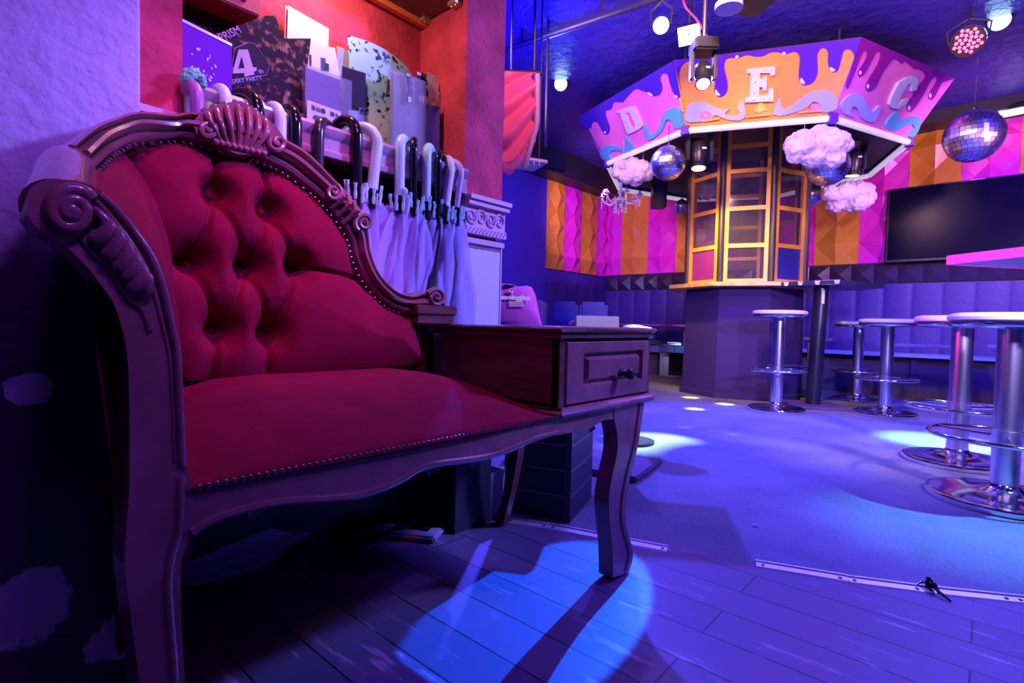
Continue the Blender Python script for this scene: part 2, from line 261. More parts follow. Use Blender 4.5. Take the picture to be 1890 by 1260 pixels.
# ------------------------------------------------------------------ mesh helpers
ORG_OF = {}
class MB:
    def __init__(s): s.v = []; s.f = []
    def add(s, vs, fs):
        o = len(s.v); s.v += [V(p) for p in vs]; s.f += [tuple(i+o for i in f) for f in fs]; return s
    def pbox(s, o, a, b, c):
        o, a, b, c = V(o), V(a), V(b), V(c)
        vs = [o, o+a, o+a+b, o+b, o+c, o+a+c, o+a+b+c, o+b+c]
        return s.add(vs, [(0, 3, 2, 1), (4, 5, 6, 7), (0, 1, 5, 4), (1, 2, 6, 5), (2, 3, 7, 6), (3, 0, 4, 7)])
    def box(s, lo, hi):
        lo, hi = V(lo), V(hi); d = hi-lo
        return s.pbox(lo, (d.x, 0, 0), (0, d.y, 0), (0, 0, d.z))
    def cbox(s, c, size, rz=0.0):
        R = Matrix.Rotation(rz, 3, 'Z'); a, b, d = R @ V((size[0], 0, 0)), R @ V((0, size[1], 0)), V((0, 0, size[2]))
        return s.pbox(V(c)-a/2-b/2-d/2, a, b, d)
    def poly(s, pts, t, holes=()):
        """extrude polygon pts (list of V) by vector t"""
        t = V(t); loops = [list(map(V, pts))]+[list(map(V, h)) for h in holes]
        flat = [p for l in loops for p in l]; tri = tessellate_polygon(loops); n = len(flat)
        fs = [tuple(x) for x in tri]+[tuple(i+n for i in reversed(x)) for x in tri]; k = 0
        for l in loops:
            m = len(l)
            for i in range(m): fs.append((k+i, k+(i+1) % m, k+(i+1) % m+n, k+i+n))
            k += m
        return s.add(flat+[p+t for p in flat], fs)
    def tube(s, path, r, n=8, closed=False, flat=1.0, up=None):
        path = [V(p) for p in path]; m = len(path); rings = []
        rad = r if isinstance(r, (list, tuple)) else [r]*m
        prev = None; base = len(s.v)
        for i, p in enumerate(path):
            t = (path[(i+1) % m]-path[i-1]) if closed else (path[min(i+1, m-1)]-path[max(i-1, 0)])
            t.normalize()
            if prev is None:
                a = V(up) if up else (V((0, 0, 1)) if abs(t.z) < 0.9 else V((1, 0, 0)))
            else: a = prev
            a = (a-t*a.dot(t)); a = a.normalized() if a.length > 1e-6 else t.orthogonal().normalized()
            prev = a; b = t.cross(a)
            for k in range(n):
                th = 2*PI*k/n; s.v.append(p+(a*math.cos(th)*flat+b*math.sin(th))*rad[i])
        for i in range(m if closed else m-1):
            for k in range(n):
                i2 = (i+1) % m
                s.f.append((base+i*n+k, base+i*n+(k+1) % n, base+i2*n+(k+1) % n, base+i2*n+k))
        if not closed:
            s.f.append(tuple(base+k for k in reversed(range(n)))); s.f.append(tuple(base+(m-1)*n+k for k in range(n)))
        return s
    def lathe(s, prof, c, n=24, axis='Z', M=None):
        c = V(c); base = len(s.v); R = M if M else Matrix.Identity(3)
        for (r, z) in prof:
            for k in range(n):
                th = 2*PI*k/n; s.v.append(c+R @ V((r*math.cos(th), r*math.sin(th), z)))
        for i in range(len(prof)-1):
            for k in range(n):
                s.f.append((base+i*n+k, base+i*n+(k+1) % n, base+(i+1)*n+(k+1) % n, base+(i+1)*n+k))
        if prof[0][0] > 1e-6: s.f.append(tuple(base+k for k in reversed(range(n))))
        if prof[-1][0] > 1e-6: s.f.append(tuple(base+(len(prof)-1)*n+k for k in range(n)))
        return s
    def cyl(s, a, b, r, n=16, r2=None):
        return s.tube([a, b], [r, r if r2 is None else r2], n)
    def ball(s, c, r, n=12, sc=(1, 1, 1)):
        m = max(4, n//2); prof = [(max(0.0, math.sin(PI*i/m)), -math.cos(PI*i/m)) for i in range(m+1)]
        return s.lathe([(a*r*1.0, b*r) for a, b in prof], c, n, M=Matrix.Diagonal(sc).to_3x3())
    def loft(s, rows, close_u=False):
        base = len(s.v); m = len(rows[0])
        for r in rows: s.v += [V(p) for p in r]
        for i in range(len(rows)-1):
            for k in range(m if close_u else m-1):
                k2 = (k+1) % m
                s.f.append((base+i*m+k, base+i*m+k2, base+(i+1)*m+k2, base+(i+1)*m+k))
        return s
    def build(s, name, m, parent=None, ang=40, bevel=0.0):
        o = ORG_OF.get(parent, V((0, 0, 0))) if parent else V((0, 0, 0))
        me = bpy.data.meshes.new(name); me.from_pydata([p-o for p in s.v], [], s.f)
        bm = bmesh.new(); bm.from_mesh(me); bmesh.ops.remove_doubles(bm, verts=bm.verts, dist=1e-6)
        bmesh.ops.recalc_face_normals(bm, faces=bm.faces)
        if bevel:
            es = [e for e in bm.edges if len(e.link_faces) == 2 and e.calc_face_angle(0) > 0.6]
            bmesh.ops.bevel(bm, geom=es, offset=bevel, segments=2, affect='EDGES', clamp_overlap=True)
        bm.to_mesh(me); bm.free()
        for p in me.polygons: p.use_smooth = True
        me.set_sharp_from_angle(angle=math.radians(ang))
        me.materials.append(m); ob = bpy.data.objects.new(name, me); COL.objects.link(ob)
        if parent: ob.parent = parent
        ORG_OF[ob] = o; return ob
def tag(o, label, cat, group=None, kind=None):
    o['label'] = label; o['category'] = cat
    if group: o['group'] = group
    if kind: o['kind'] = kind
    return o
def thing(name, loc, label, cat, group=None):
    o = bpy.data.objects.new(name, None); COL.objects.link(o); o.location = loc; o.empty_display_size = 0.05
    ORG_OF[o] = V(loc); return tag(o, label, cat, group)
def struct(name, mb, m, parent=None, **kw):
    o = mb.build(name, m, parent, **kw); o['kind'] = 'structure'; return o
def smooth(pts, n=6, closed=False):
    """Catmull-Rom through pts (tuples or vectors)"""
    pts = [V(p) for p in pts]; m = len(pts); out = []
    for i in range(m if closed else m-1):
        p0, p1 = pts[i-1] if (closed or i > 0) else pts[0], pts[i]
        p2, p3 = pts[(i+1) % m], pts[(i+2) % m] if (closed or i+2 < m) else pts[-1]
        for k in range(n):
            t = k/n
            out.append(0.5*((2*p1)+(p2-p0)*t+(2*p0-5*p1+4*p2-p3)*t*t+(3*p1-p0-3*p2+p3)*t**3))
    if not closed: out.append(pts[-1])
    return out
def text(name, body, org, xd, yd, size, m, parent, ext=0.0006, ax='CENTER', bold=0.0):
    c = bpy.data.curves.new('t', 'FONT'); c.body = body; c.size = size; c.extrude = ext; c.align_x = ax; c.align_y = 'CENTER'; c.offset = bold; c.resolution_u = 3
    t = bpy.data.objects.new('t', c); COL.objects.link(t); dg = bpy.context.evaluated_depsgraph_get()
    me = bpy.data.meshes.new_from_object(t.evaluated_get(dg)); bpy.data.objects.remove(t); bpy.data.curves.remove(c)
    xd = V(xd).normalized(); zd = xd.cross(V(yd)).normalized(); yd = zd.cross(xd)
    M = Matrix(((xd.x, yd.x, zd.x), (xd.y, yd.y, zd.y), (xd.z, yd.z, zd.z)))
    o0 = ORG_OF.get(parent, V((0, 0, 0)))
    for v in me.vertices: v.co = M @ v.co+V(org)-o0
    me.name = name; me.materials.clear(); me.materials.append(m)
    ob = bpy.data.objects.new(name, me); COL.objects.link(ob); ob.parent = parent; ORG_OF[ob] = o0; return ob
def copy_tree(o, parent=None):
    c = o.copy(); COL.objects.link(c)
    if parent: c.parent = parent
    ORG_OF[c] = ORG_OF.get(o, V((0, 0, 0)))
    for ch in list(o.children): copy_tree(ch, c)
    return c

# ------------------------------------------------------------------ the setting
ZC = 3.05; XL = -4.715; YB = 7.60
TH = [(-1.60, 1.307), (-1.256, 1.412), (-0.722, 1.572), (-0.49, 1.666), (-0.27, 1.732), (0.099, 1.925), (2.6, 2.95)]
struct('floor', MB().poly([V((x, y, -0.05)) for x, y in TH]+[V((2.6, -1.2, -0.05)), V((-1.60, -1.2, -0.05))], (0, 0, 0.05)), PLANKS)
struct('carpet_floor', MB().poly([V((x, y, -0.05)) for x, y in TH]+[V((2.6, YB, -0.05)), V((XL, YB, -0.05)), V((XL, 1.307, -0.05))], (0, 0, 0.048)), CARPET)
struct('ceiling', MB().box((XL, -1.2, ZC), (2.6, YB, ZC+0.1)), CEIL)
wl = struct('wall_left', MB().box((-1.60, -1.2, 0), (-1.20, 0.295, ZC)), PLASTER, bevel=0.006)
struct('wall_niche', MB().box((-1.60, 0.295, 0), (-1.50, 1.365, ZC)).box((-1.50, 0.295, 0), (-1.27, 0.385, ZC)).box((-1.50, 1.185, 1.09), (-1.27, 1.365, ZC))
       .box((-1.5, 1.185, 1.0), (-1.285, 1.355, 1.09)), REDWALL)
struct('wall_recess', MB().box((-1.499, 0.386, 0), (-1.49, 1.184, 1.094)).box((-1.499, 1.186, 0), (-1.284, 1.354, 1.0)), DARKV)  # lower walls coloured black for the shade under shelf and bench
struct('wall_side', MB().box((XL, 1.27, 0), (-1.60, 1.307, ZC)), DARKV)
struct('wall_far_left', MB().box((XL-0.1, 1.2, 0), (XL, YB, ZC)), mat('dark_blue_wall', (0.05, 0.035, 0.27), 0.5, bump=0.5, bscale=14))
struct('wall_back', MB().box((XL, YB, 0), (2.6, YB+0.1, ZC)), mat('dark_plum_wall', (0.10, 0.07, 0.11), 0.5, bump=0.2, bscale=20))
struct('wall_right', MB().box((2.6, -1.2, 0), (2.7, YB, ZC)), mat('dark_side_wall', (0.08, 0.07, 0.1), 0.6))
struct('wall_rear', MB().box((-1.6, -1.3, 0), (2.6, -1.2, ZC)), mat('dark_rear_wall', (0.08, 0.07, 0.1), 0.6))
struct('ceiling_beam', MB().box((XL, 4.2, 2.72), (XL+0.30, YB, ZC)), BLACKM)
struct('ceiling_beam', MB().box((-0.9, 7.25, 2.92), (2.6, YB, ZC)), BLACKM)
# white dado with a carved band, both sides of the niche
def dado(y0, y1, nm, side):
    d = struct('trim_%d' % nm, MB().box((-1.283, y0, 0.45), (-1.270, y1, 0.975)).box((-1.50, y1-0.004, 0.45), (-1.27, y1+0.006, 0.975)) if side else MB().box((-1.283, y0, 0.45), (-1.270, y1, 0.975)), WHITEP)
    c = MB()
    for z0, z1, dx in ((0.955, 0.972, 0.012), (0.985, 1.008, 0.018), (1.008, 1.075, 0.012), (1.075, 1.092, 0.028), (1.092, 1.106, 0.036)):
        c.box((-1.29, y0, z0), (-1.270+dx, y1+dx*0.4, z1))
    n = int((y1-y0)/0.008)
    for i in range(n):
        y = y0+(i+0.5)*(y1-y0)/n; c.ball((-1.268, y, 0.945), 0.0035, 6)
        if i % 2: c.tube([(-1.252, y-0.006, 0.989), (-1.250, y+0.006, 1.003)], 0.003, 5)
    # scroll carving in the frieze
    k = max(1, round((y1-y0)/0.09)); w = (y1-y0)/k
    for q in range(k):
        yc = y0+(q+0.5)*w
        for sgn in (-1, 1):
            sp = []
            for i in range(22):
                th = i/21*2.2*2*PI*0.75; rr = 0.026*(1-i/26)
                sp.append((-1.256, yc+sgn*(0.022-rr*math.cos(th)), 1.041+rr*math.sin(th)*sgn))
            c.tube(sp, [0.0045*(1-i/40) for i in range(22)], 6)
        c.tube([(-1.256, yc-0.012, 1.015), (-1.254, yc, 1.041), (-1.256, yc+0.012, 1.068)], [0.002, 0.005, 0.002], 6)
    struct('carved_band', c, mat('pink_white_plaster', (0.76, 0.46, 0.60), 0.5), d)
dado(1.185, 1.365, 1, True)
dado(0.295, 0.385, 2, False)
# niche shelf: floor board and moulded lip
sh = thing('niche_shelf', (-1.27, 0.785, 1.10), 'wooden leaflet shelf with a moulded front lip inside the red plush niche', 'shelf')
MB().box((-1.488, 0.387, 1.095), (-1.272, 1.183, 1.115)).build('shelf_board', WOOD, sh)
lip = MB()
prof = [(0, 1.105), (0.010, 1.105), (0.012, 1.118), (0.006, 1.124), (0.008, 1.150), (0.014, 1.158), (0.018, 1.172), (0.010, 1.182), (-0.012, 1.182), (-0.014, 1.105)]
lip.loft([[(-1.262+a, y, b) for a, b in prof] for y in (0.387, 1.183)], close_u=True)
lip.f.append(tuple(range(len(prof)))); lip.f.append(tuple(range(len(prof), 2*len(prof))))
lip.build('shelf_lip', CREAM, sh, ang=25)
# far striped wall padding
def stripe(p0, along, w, z0, z1, nrm, m, parent, th=0.035, rows=3):
    """padded panel with a folded star in every tile"""
    b = MB(); along, nrm, p0 = V(along), V(nrm), V(p0); h = (z1-z0)/rows
    for r in range(rows):
        def P(u, v, d): return p0+along*(u*w)+V((0, 0, z0+(r+v)*h))+nrm*d
        vs = [P(0, 0, .010), P(.5, 0, .028), P(1, 0, .010), P(1, .5, .028), P(1, 1, .010), P(.5, 1, .028), P(0, 1, .010), P(0, .5, .028), P(.5, .5, .095),
              P(.25, .25, .018), P(.75, .25, .018), P(.75, .75, .018), P(.25, .75, .018)]
        b.add(vs, [(0, 1, 9), (1, 8, 9), (8, 7, 9), (7, 0, 9), (1, 2, 10), (2, 3, 10), (3, 8, 10), (8, 1, 10), (3, 4, 11), (4, 5, 11), (5, 8, 11), (8, 3, 11), (5, 6, 12), (6, 7, 12), (7, 8, 12), (8, 5, 12)])
    for (u0, u1) in ((0, 0), (1, 1)):
        b.add([p0+along*(u0*w)+V((0, 0, z)) + nrm*d for z, d in ((z0, 0), (z0, .02), (z1, .02), (z1, 0))], [(0, 1, 2, 3)])
    b.add([p0+along*(u*w)+V((0, 0, z0))+nrm*d for u, d in ((0, 0), (1, 0), (1, .02), (0, .02))], [(0, 1, 2, 3)])
    o = b.build('padded_stripe', m, parent, ang=2); o['kind'] = 'structure'; return o
wb = bpy.data.objects['wall_back']; wf = bpy.data.objects['wall_far_left']
xs = [-4.715, -4.43, -3.97, -3.51, -3.05, -2.59, -2.13, -1.67, -1.20, -0.74, -0.28, 0.18, 0.64, 1.1]
for i in range(len(xs)-1):
    stripe((xs[i], YB, 0), (1, 0, 0), xs[i+1]-xs[i], 1.50, 3.0, (0, -1, 0), MAG if i % 2 == 0 else ORG, wb)
ys = [6.0, 6.40, 6.83, 7.26, 7.60]
for i in range(4):
    stripe((XL, ys[i], 0), (0, 1, 0), ys[i+1]-ys[i], 1.48, 2.72, (1, 0, 0), ORG if i % 2 == 0 else MAG, wf)
# black pyramid stud band and tall padded panels under the stripes
b = MB(); w = 0.23
for i in range(28):
    x0 = XL+i*w
    b.add([(x0, YB-.005, 1.25), (x0+w, YB-.005, 1.25), (x0+w, YB-.005, 1.49), (x0, YB-.005, 1.49), (x0+w/2, YB-.08, 1.37)], [(0, 1, 4), (1, 2, 4), (2, 3, 4), (3, 0, 4)])
struct('pyramid_band', b, mat('black_gloss_vinyl', (0.04, 0.03, 0.05), 0.22), wb, ang=10)
b = MB()
for i in range(24):
    x0 = XL+i*0.27
    b.loft([[V((x0+u*0.27, YB-0.02-0.012*math.sin(PI*u)**0.5, z)) for u in (0, .06, .2, .5, .8, .94, 1)] for z in (0.45, 1.24)])
struct('padded_dado', b, mat('plum_vinyl', (0.038, 0.02, 0.15), 0.5, bump=0.3, bscale=25), wb)
b = MB()
for i in range(6):
    y0 = 6.0+i*0.27
    b.loft([[V((XL+0.02+0.012*math.sin(PI*u)**0.5, y0+u*0.27, z)) for u in (0, .06, .2, .5, .8, .94, 1)] for z in (0.45, 1.30)])
struct('padded_dado', b, mat('plum_vinyl', (0.038, 0.02, 0.15), 0.5), wf)
#@@CHAIR
# ------------------------------------------------------------------ telephone-seat chaise
XF = -0.735
ch = thing('telephone_bench', (-0.95, 0.70, 0), 'carved mahogany telephone bench with buttoned red velvet seat and a side drawer', 'bench')
def bp_(px, py, off=0.0):
    """point on the gently raked back plane"""
    n = V((1, 0, 0.12)).normalized(); return onP(px, py, V((-1.11, 0, 0.5)), n)+n*off
def fr(px, py, off=0.0): return onX(px, py, XF)+V((off, 0, 0))
# --- back frame: carved moulding lofted between its outer and inner edges
outer = [(99, 281, -.97), (151, 245, -1.07), (190, 228, -1.12), (238, 215, -1.155), (317, 211, 0), (369, 214, 0), (428, 214, 0), (473, 228, 0), (507, 254, 0), (559, 284, 0), (604, 329, 0), (630, 356, 0), (667, 404, 0), (672, 430, 0), (676, 467, 0), (693, 508, 0), (723, 536, 0), (755, 545, 0), (790, 537, 0), (806, 551, 0), (813, 575, 0)]
inner = [(153, 332, -.97), (190, 297, -1.05), (210, 284, -1.09), (238, 271, -1.125), (302, 261, 0), (357, 269, 0), (422, 285, 0), (473, 301, 0), (500, 312, 0), (522, 324, 0), (574, 363, 0), (590, 380, 0), (611, 404, 0), (637, 445, 0), (648, 486, 0), (671, 530, 0), (704, 564, 0), (735, 578, 0), (757, 585, 0), (790, 590, 0), (813, 590, 0)]
def fp(t): return bp_(t[0], t[1]) if t[2] == 0 else onX(t[0], t[1], t[2])
Po = smooth([fp(t) for t in outer], 5); Pi = smooth([fp(t) for t in inner], 5)
prof = [(-.02, -.030), (0.0, .010), (.06, .024), (.16, .028), (.22, .020), (.25, .012), (.30, .022), (.42, .036), (.54, .036), (.63, .022), (.66, .012), (.70, .020), (.80, .026), (.90, .022), (.97, .010), (1.03, -.005), (1.03, -.035)]
rows = []; mid = []
for i, (a, c) in enumerate(zip(Po, Pi)):
    t = (Po[min(i+1, len(Po)-1)]-Po[max(i-1, 0)])+(Pi[min(i+1, len(Pi)-1)]-Pi[max(i-1, 0)])
    n = (c-a).cross(t); n.normalize()
    if n.x < 0: n = -n
    rows.append([a+(c-a)*u+n*d for u, d in prof]); mid.append((a, c, n))
b = MB(); b.loft(rows, close_u=True); k = len(prof)
b.f.append(tuple(range(k))); b.f.append(tuple(range((len(rows)-1)*k, len(rows)*k)))
backf = b.build('back_frame', WOOD_FRAME, ch, ang=35)
def spiral(b, P, cx, cy, r0, turns, ang0, sgn, tr0, tr1, lift=0.03, n=40, r1=2.0):
    path = []
    for i in range(n+1):
        t = i/n; th = ang0+sgn*turns*2*PI*t; r = r0*(1-t)**0.9+r1*t
        path.append(P(cx+r*math.cos(th), cy+r*math.sin(th), lift+0.004*t))
    b.tube(path, [tr0*(1-i/n)+tr1*i/n for i in range(n+1)], 7); b.ball(P(cx, cy, lift), tr1*1.6, 8)
# --- crest shell, with its two volutes, and the leaf scrolls lower down
b = MB()
ol = [(345, 236), (358, 218), (372, 210), (395, 201), (428, 196), (452, 204), (476, 222), (497, 242), (512, 262), (504, 284), (480, 290), (450, 294), (425, 292), (398, 280), (372, 268), (352, 256)]
b.poly([bp_(x, y, -0.03) for x, y in ol], V((0.062, 0, 0.006)))
tops = [(372, 212), (388, 205), (407, 200), (428, 197), (446, 203), (462, 212), (477, 225)]
for q, (tx, ty) in enumerate(tops):
    bx, by = 398+q*10.0, 270+q*2.4
    path = []; rr = []
    for i in range(9):
        t = i/8; bulge = math.sin(PI*t)
        x = bx+(tx-bx)*t+(q-3)*3.0*bulge; y = by+(ty-by)*t
        path.append(bp_(x, y, 0.030+0.016*bulge-0.010*t)); rr.append(0.0035+0.0065*t*(1-0.25*t))
    b.tube(path, rr, 8)
for i in range(9):
    b.ball(bp_(386+i*11, 272+i*2.6, 0.034), 0.0075, 8)
spiral(b, bp_, 370, 250, 16, 1.5, -0.6, 1, 0.0062, 0.004, 0.036)
spiral(b, bp_, 498, 274, 16, 1.5, PI+0.8, -1, 0.0062, 0.004, 0.036)
b.build('crest_shell', WOOD_FRAME, ch, ang=50); b = MB()
spiral(b, bp_, 600, 362, 15, 1.6, -1.2, 1, 0.006, 0.0035, 0.036)
for (x0, y0, x1, y1) in ((622, 352, 600, 388), (634, 364, 612, 402), (646, 374, 622, 416)):
    b.tube([bp_(x0, y0, 0.02), bp_((x0+x1)/2+5, (y0+y1)/2+4, 0.044), bp_(x1, y1, 0.022)], [0.004, 0.0075, 0.004], 7)
spiral(b, bp_, 656, 417, 17, 1.7, 2.2, 1, 0.0065, 0.0035, 0.036)
b.build('leaf_scroll', WOOD_FRAME, ch, ang=50); b = MB()
spiral(b, bp_, 788, 553, 17, 1.7, -2.6, 1, 0.0065, 0.0035, 0.036)
b.tube([bp_(770, 566, .03), bp_(792, 574, .034), bp_(808, 585, .03)], [.004, .006, .003], 7)
b.build('end_scroll', WOOD_FRAME, ch, ang=50)
b = MB(); p0 = bp_(757, 588); p1 = bp_(818, 578)
b.box((-1.20, p0.y-0.005, 0.690), (-1.10, p1.y+0.01, 0.722)); b.box((-1.205, p0.y-0.01, 0.715), (-1.095, p1.y+0.016, 0.742))
b.build('scroll_plinth', WOOD, ch, bevel=0.004)
# --- buttoned back cushion
edge = [bp_(t[0], t[1]) for t in inner if t[2] == 0][:-2]
edge = [bp_(212, 300), bp_(238, 271)]+edge+[bp_(780, 672), bp_(345, 705), bp_(250, 560), bp_(205, 400)]
E2 = [(p.y, p.z) for p in edge]
def inside(y, z):
    c = False; j = len(E2)-1
    for i in range(len(E2)):
        if (E2[i][1] > z) != (E2[j][1] > z) and y < (E2[j][0]-E2[i][0])*(z-E2[i][1])/(E2[j][1]-E2[i][1])+E2[i][0]: c = not c
        j = i
    return c
def dseg(y, z, a, c):
    ax, ay = a; bx, by = c; dx, dy = bx-ax, by-ay; t = max(0, min(1, ((y-ax)*dx+(z-ay)*dy)/(dx*dx+dy*dy+1e-9)))
    return math.hypot(y-ax-t*dx, z-ay-t*dy)
def dedge(y, z): return min(dseg(y, z, E2[i-1], E2[i]) for i in range(len(E2)))
BT = {k: (bp_(*p).y, bp_(*p).z) for k, p in dict(a=(393, 358), b=(490, 390), c=(345, 483), d=(449, 493), e=(537, 493), f=(399, 608), g=(491, 614), ta=(396, 270), tb=(483, 300), tl=(262, 455), re=(668, 517), bf=(388, 720), bg=(497, 720), le=(290, 620), rr=(640, 640)).items()}
CR = [('ta', 'a'), ('tb', 'b'), ('a', 'd'), ('a', 'c'), ('b', 'd'), ('b', 'e'), ('c', 'f'), ('d', 'f'), ('d', 'g'), ('e', 'g'), ('c', 'tl'), ('e', 're'), ('f', 'bf'), ('g', 'bg')]
NY, NZ = 190, 165; y0, y1 = min(p[0] for p in E2), max(p[0] for p in E2); z0, z1 = min(p[1] for p in E2), max(p[1] for p in E2)
grid = {}; b = MB(); nn = V((1, 0, 0.12)).normalized()
def backpt(y, z):
    de = dedge(y, z) if inside(y, z) else 0
    h = 0.008+0.055*(1-math.exp(-de/0.07))
    db = min(math.hypot(y-BT[k][0], z-BT[k][1]) for k in 'abcdefg'); h -= 0.042*math.exp(-(db/0.026)**2)+0.012*math.exp(-(db/0.07)**2)
    for p, q in CR:
        d = dseg(y, z, BT[p], BT[q]); sh_ = 1.0 if len(p)+len(q) < 4 else 0.75
        h -= 0.013*sh_*math.exp(-(d/0.0055)**2)+0.011*sh_*math.exp(-(d/0.028)**2)
    X = -1.11-0.12*(z-0.5); h = max(h, -0.022)
    return V((X+h*nn.x, y, z+h*nn.z*0.3))
for i in range(NY+1):
    for j in range(NZ+1):
        y = y0+(y1-y0)*i/NY; z = z0+(z1-z0)*j/NZ
        if inside(y, z): grid[(i, j)] = len(b.v); b.v.append(backpt(y, z))
for i in range(NY):
    for j in range(NZ):
        q = [(i, j), (i+1, j), (i+1, j+1), (i, j+1)]; q = [grid[k] for k in q if k in grid]
        if len(q) >= 3: b.f.append(tuple(q))
bc = b.build('back_cushion', VELVET, ch, ang=180)
b = MB()
for k in 'abcdefg':
    b = MB(); y, z = BT[k]; b.ball(backpt(y, z)+V((0.001, 0, 0)), 0.008, 10, (0.5, 1, 1)); b.build('upholstery_button', VELVET, bc)
b = MB()
b.poly([V((p.x-0.042, p.y, p.z)) for p in [bp_(t[0], t[1]) for t in outer if t[2] == 0][:-1]+[bp_(800, 690), bp_(330, 800), bp_(215, 500)]], V((0.012, 0, 0)))
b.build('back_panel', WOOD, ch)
# --- arm post and front leg in one board, carved face
right = [(52, 366), (62, 343), (88, 331), (118, 331), (153, 336), (187, 352), (222, 384), (254, 422), (286, 467), (310, 527), (327, 606), (336, 650), (340, 757), (346, 860), (355, 893), (354, 940), (352, 977), (344, 1010), (335, 1040), (334, 1090), (335, 1144), (342, 1260)]
left = [(257, 1260), (246, 1180), (236, 1102), (231, 1060), (230, 1019), (234, 960), (238, 914), (239, 830), (238, 731), (234, 650), (214, 571), (187, 527), (151, 483), (107, 444), (67, 420), (48, 395)]
pr = [fr(*p) for p in right]; pl = [fr(*p) for p in left]
yr, yl = pr[-1].y, pl[0].y
pr += [V((XF, yr+0.004, 0.20)), V((XF, yr+0.012, 0.12)), V((XF, yr+0.020, 0.06)), V((XF, yr+0.016, 0.0))]
pl = [V((XF, yl+0.008, 0.0)), V((XF, yl+0.004, 0.06)), V((XF, yl+0.003, 0.14)), V((XF, yl, 0.22))]+pl
poly2 = smooth(pr, 3)+smooth(pl, 3)
arm = MB().poly([p+V((-0.055, 0, 0)) for p in poly2], V((0.055, 0, 0))).build('arm_post', WOOD_FRAME, ch, bevel=0.003)
b = MB()
sc_ = [(187-6, 358), (216, 390), (247, 428), (277, 472), (300, 530), (317, 608), (326, 652), (331, 757), (336, 858)]
b.tube([fr(p.x, p.y, 0.001) for p in smooth([(x, y, 0) for x, y in sc_], 5)], 0.0050, 7)
sc2 = [(152, 350), (178, 372), (205, 402), (234, 438), (262, 482), (285, 540), (303, 612), (313, 660), (319, 757), (322, 850)]
b.tube([fr(p.x, p.y, 0.0) for p in smooth([(x, y, 0) for x, y in sc2], 5)], [0.0045*(1-i/70) for i in range(46)], 7)
spiral(b, fr, 131, 391, 43, 1.75, -0.55, -1, 0.0085, 0.0075, 0.002, r1=6)
b.ball(fr(131, 391, 0.0), 0.017, 14, (0.5, 1, 1))
leaf = [((172, 385), (196, 418), (183, 442)), ((190, 400), (214, 436), (203, 468)), ((205, 420), (230, 458), (222, 490)), ((222, 445), (246, 482), (236, 508)), ((236, 470), (258, 500), (248, 528)), ((252, 500), (266, 512), (262, 532))]
for a, m_, c in leaf:
    pa = smooth([(a[0], a[1], 0), (m_[0], m_[1], 0), (c[0], c[1], 0)], 5); n = len(pa)
    b.tube([fr(p.x, p.y, 0.004+0.006*math.sin(PI*i/(n-1))) for i, p in enumerate(pa)], [0.003+0.0075*(i/(n-1))**0.8 for i in range(n)], 8); b.ball(fr(c[0], c[1], 0.004), 0.0115, 10, (0.8, 1, 1))
b.tube([fr(p.x, p.y, 0.0) for p in smooth([(152, 440, 0), (176, 470, 0), (204, 500, 0), (225, 530, 0), (238, 552, 0), (256, 562, 0), (268, 580, 0), (276, 610, 0)], 5)], 0.004, 6)
b.tube([fr(p.x, p.y, -0.002) for p in smooth([(334, 880, 0), (332, 930, 0), (330, 980, 0), (318, 1020, 0), (310, 1070, 0), (312, 1130, 0), (318, 1200, 0), (322, 1260, 0)], 4)], 0.006, 7)
b.build('arm_carving', WOOD_FRAME, arm, ang=60)
rc = fr(122, 378); b = MB(); b.tube(smooth([V((-0.775, rc.y, rc.z)), onX(117, 352, -.85), onX(122, 322, -.93), onX(131, 300, -1.0)], 4), [.034, .034, .034, .034, .033, .033, .033, .033, .033, .032, .030, .026, .018], 18); b.build('arm_roll', WOOD_FRAME, ch)
# --- inner arm upholstery, between arm post and back
b = MB(); rows = []
topl = [(232, 285, -1.12), (205, 292, -1.08), (180, 312, -0.98), (165, 335, -0.87), (172, 352, -0.76)]
topc = smooth([onX(*t) for t in topl], 4)
gl = [((fr(x, y).y-fr(180, 350).y)/(fr(340, 860).y-fr(180, 350).y), (fr(x, y).z-0.48)/(fr(180, 350).z-0.48)) for x, y in ((187, 352), (222, 384), (254, 422), (286, 467), (310, 527), (327, 606), (336, 650), (340, 757), (346, 860))]
def gprof(zn):
    for (a, za), (c, zc) in zip(gl, gl[1:]):
        if za >= zn >= zc: return a+(c-a)*(za-zn)/(za-zc+1e-9)
    return 1.0 if zn < gl[-1][1] else 0.0
for i, tp in enumerate(topc):
    s_ = i/(len(topc)-1); yb = 0.335-0.120*s_; row = []
    for j in range(15):
        zn = 1-j/14; y = tp.y+(yb-tp.y)*gprof(zn); bul = 0.02*math.sin(PI*min(1, s_*1.0))*math.sin(PI*zn)
        row.append(V((tp.x, y+bul, 0.48+(tp.z-0.48)*zn)))
    rows.append(row)
b.loft(rows); b.build('arm_pad', VELVET, ch, ang=180)
b = MB()
b.loft([[r[0]+V((0, -0.012, 0.0)) for r in rows], [V((r[7].x, r[7].y-0.07, r[7].z)) for r in rows], [V((r[14].x, r[14].y-0.045, 0.40)) for r in rows]])
b.build('arm_panel', WOOD, ch)
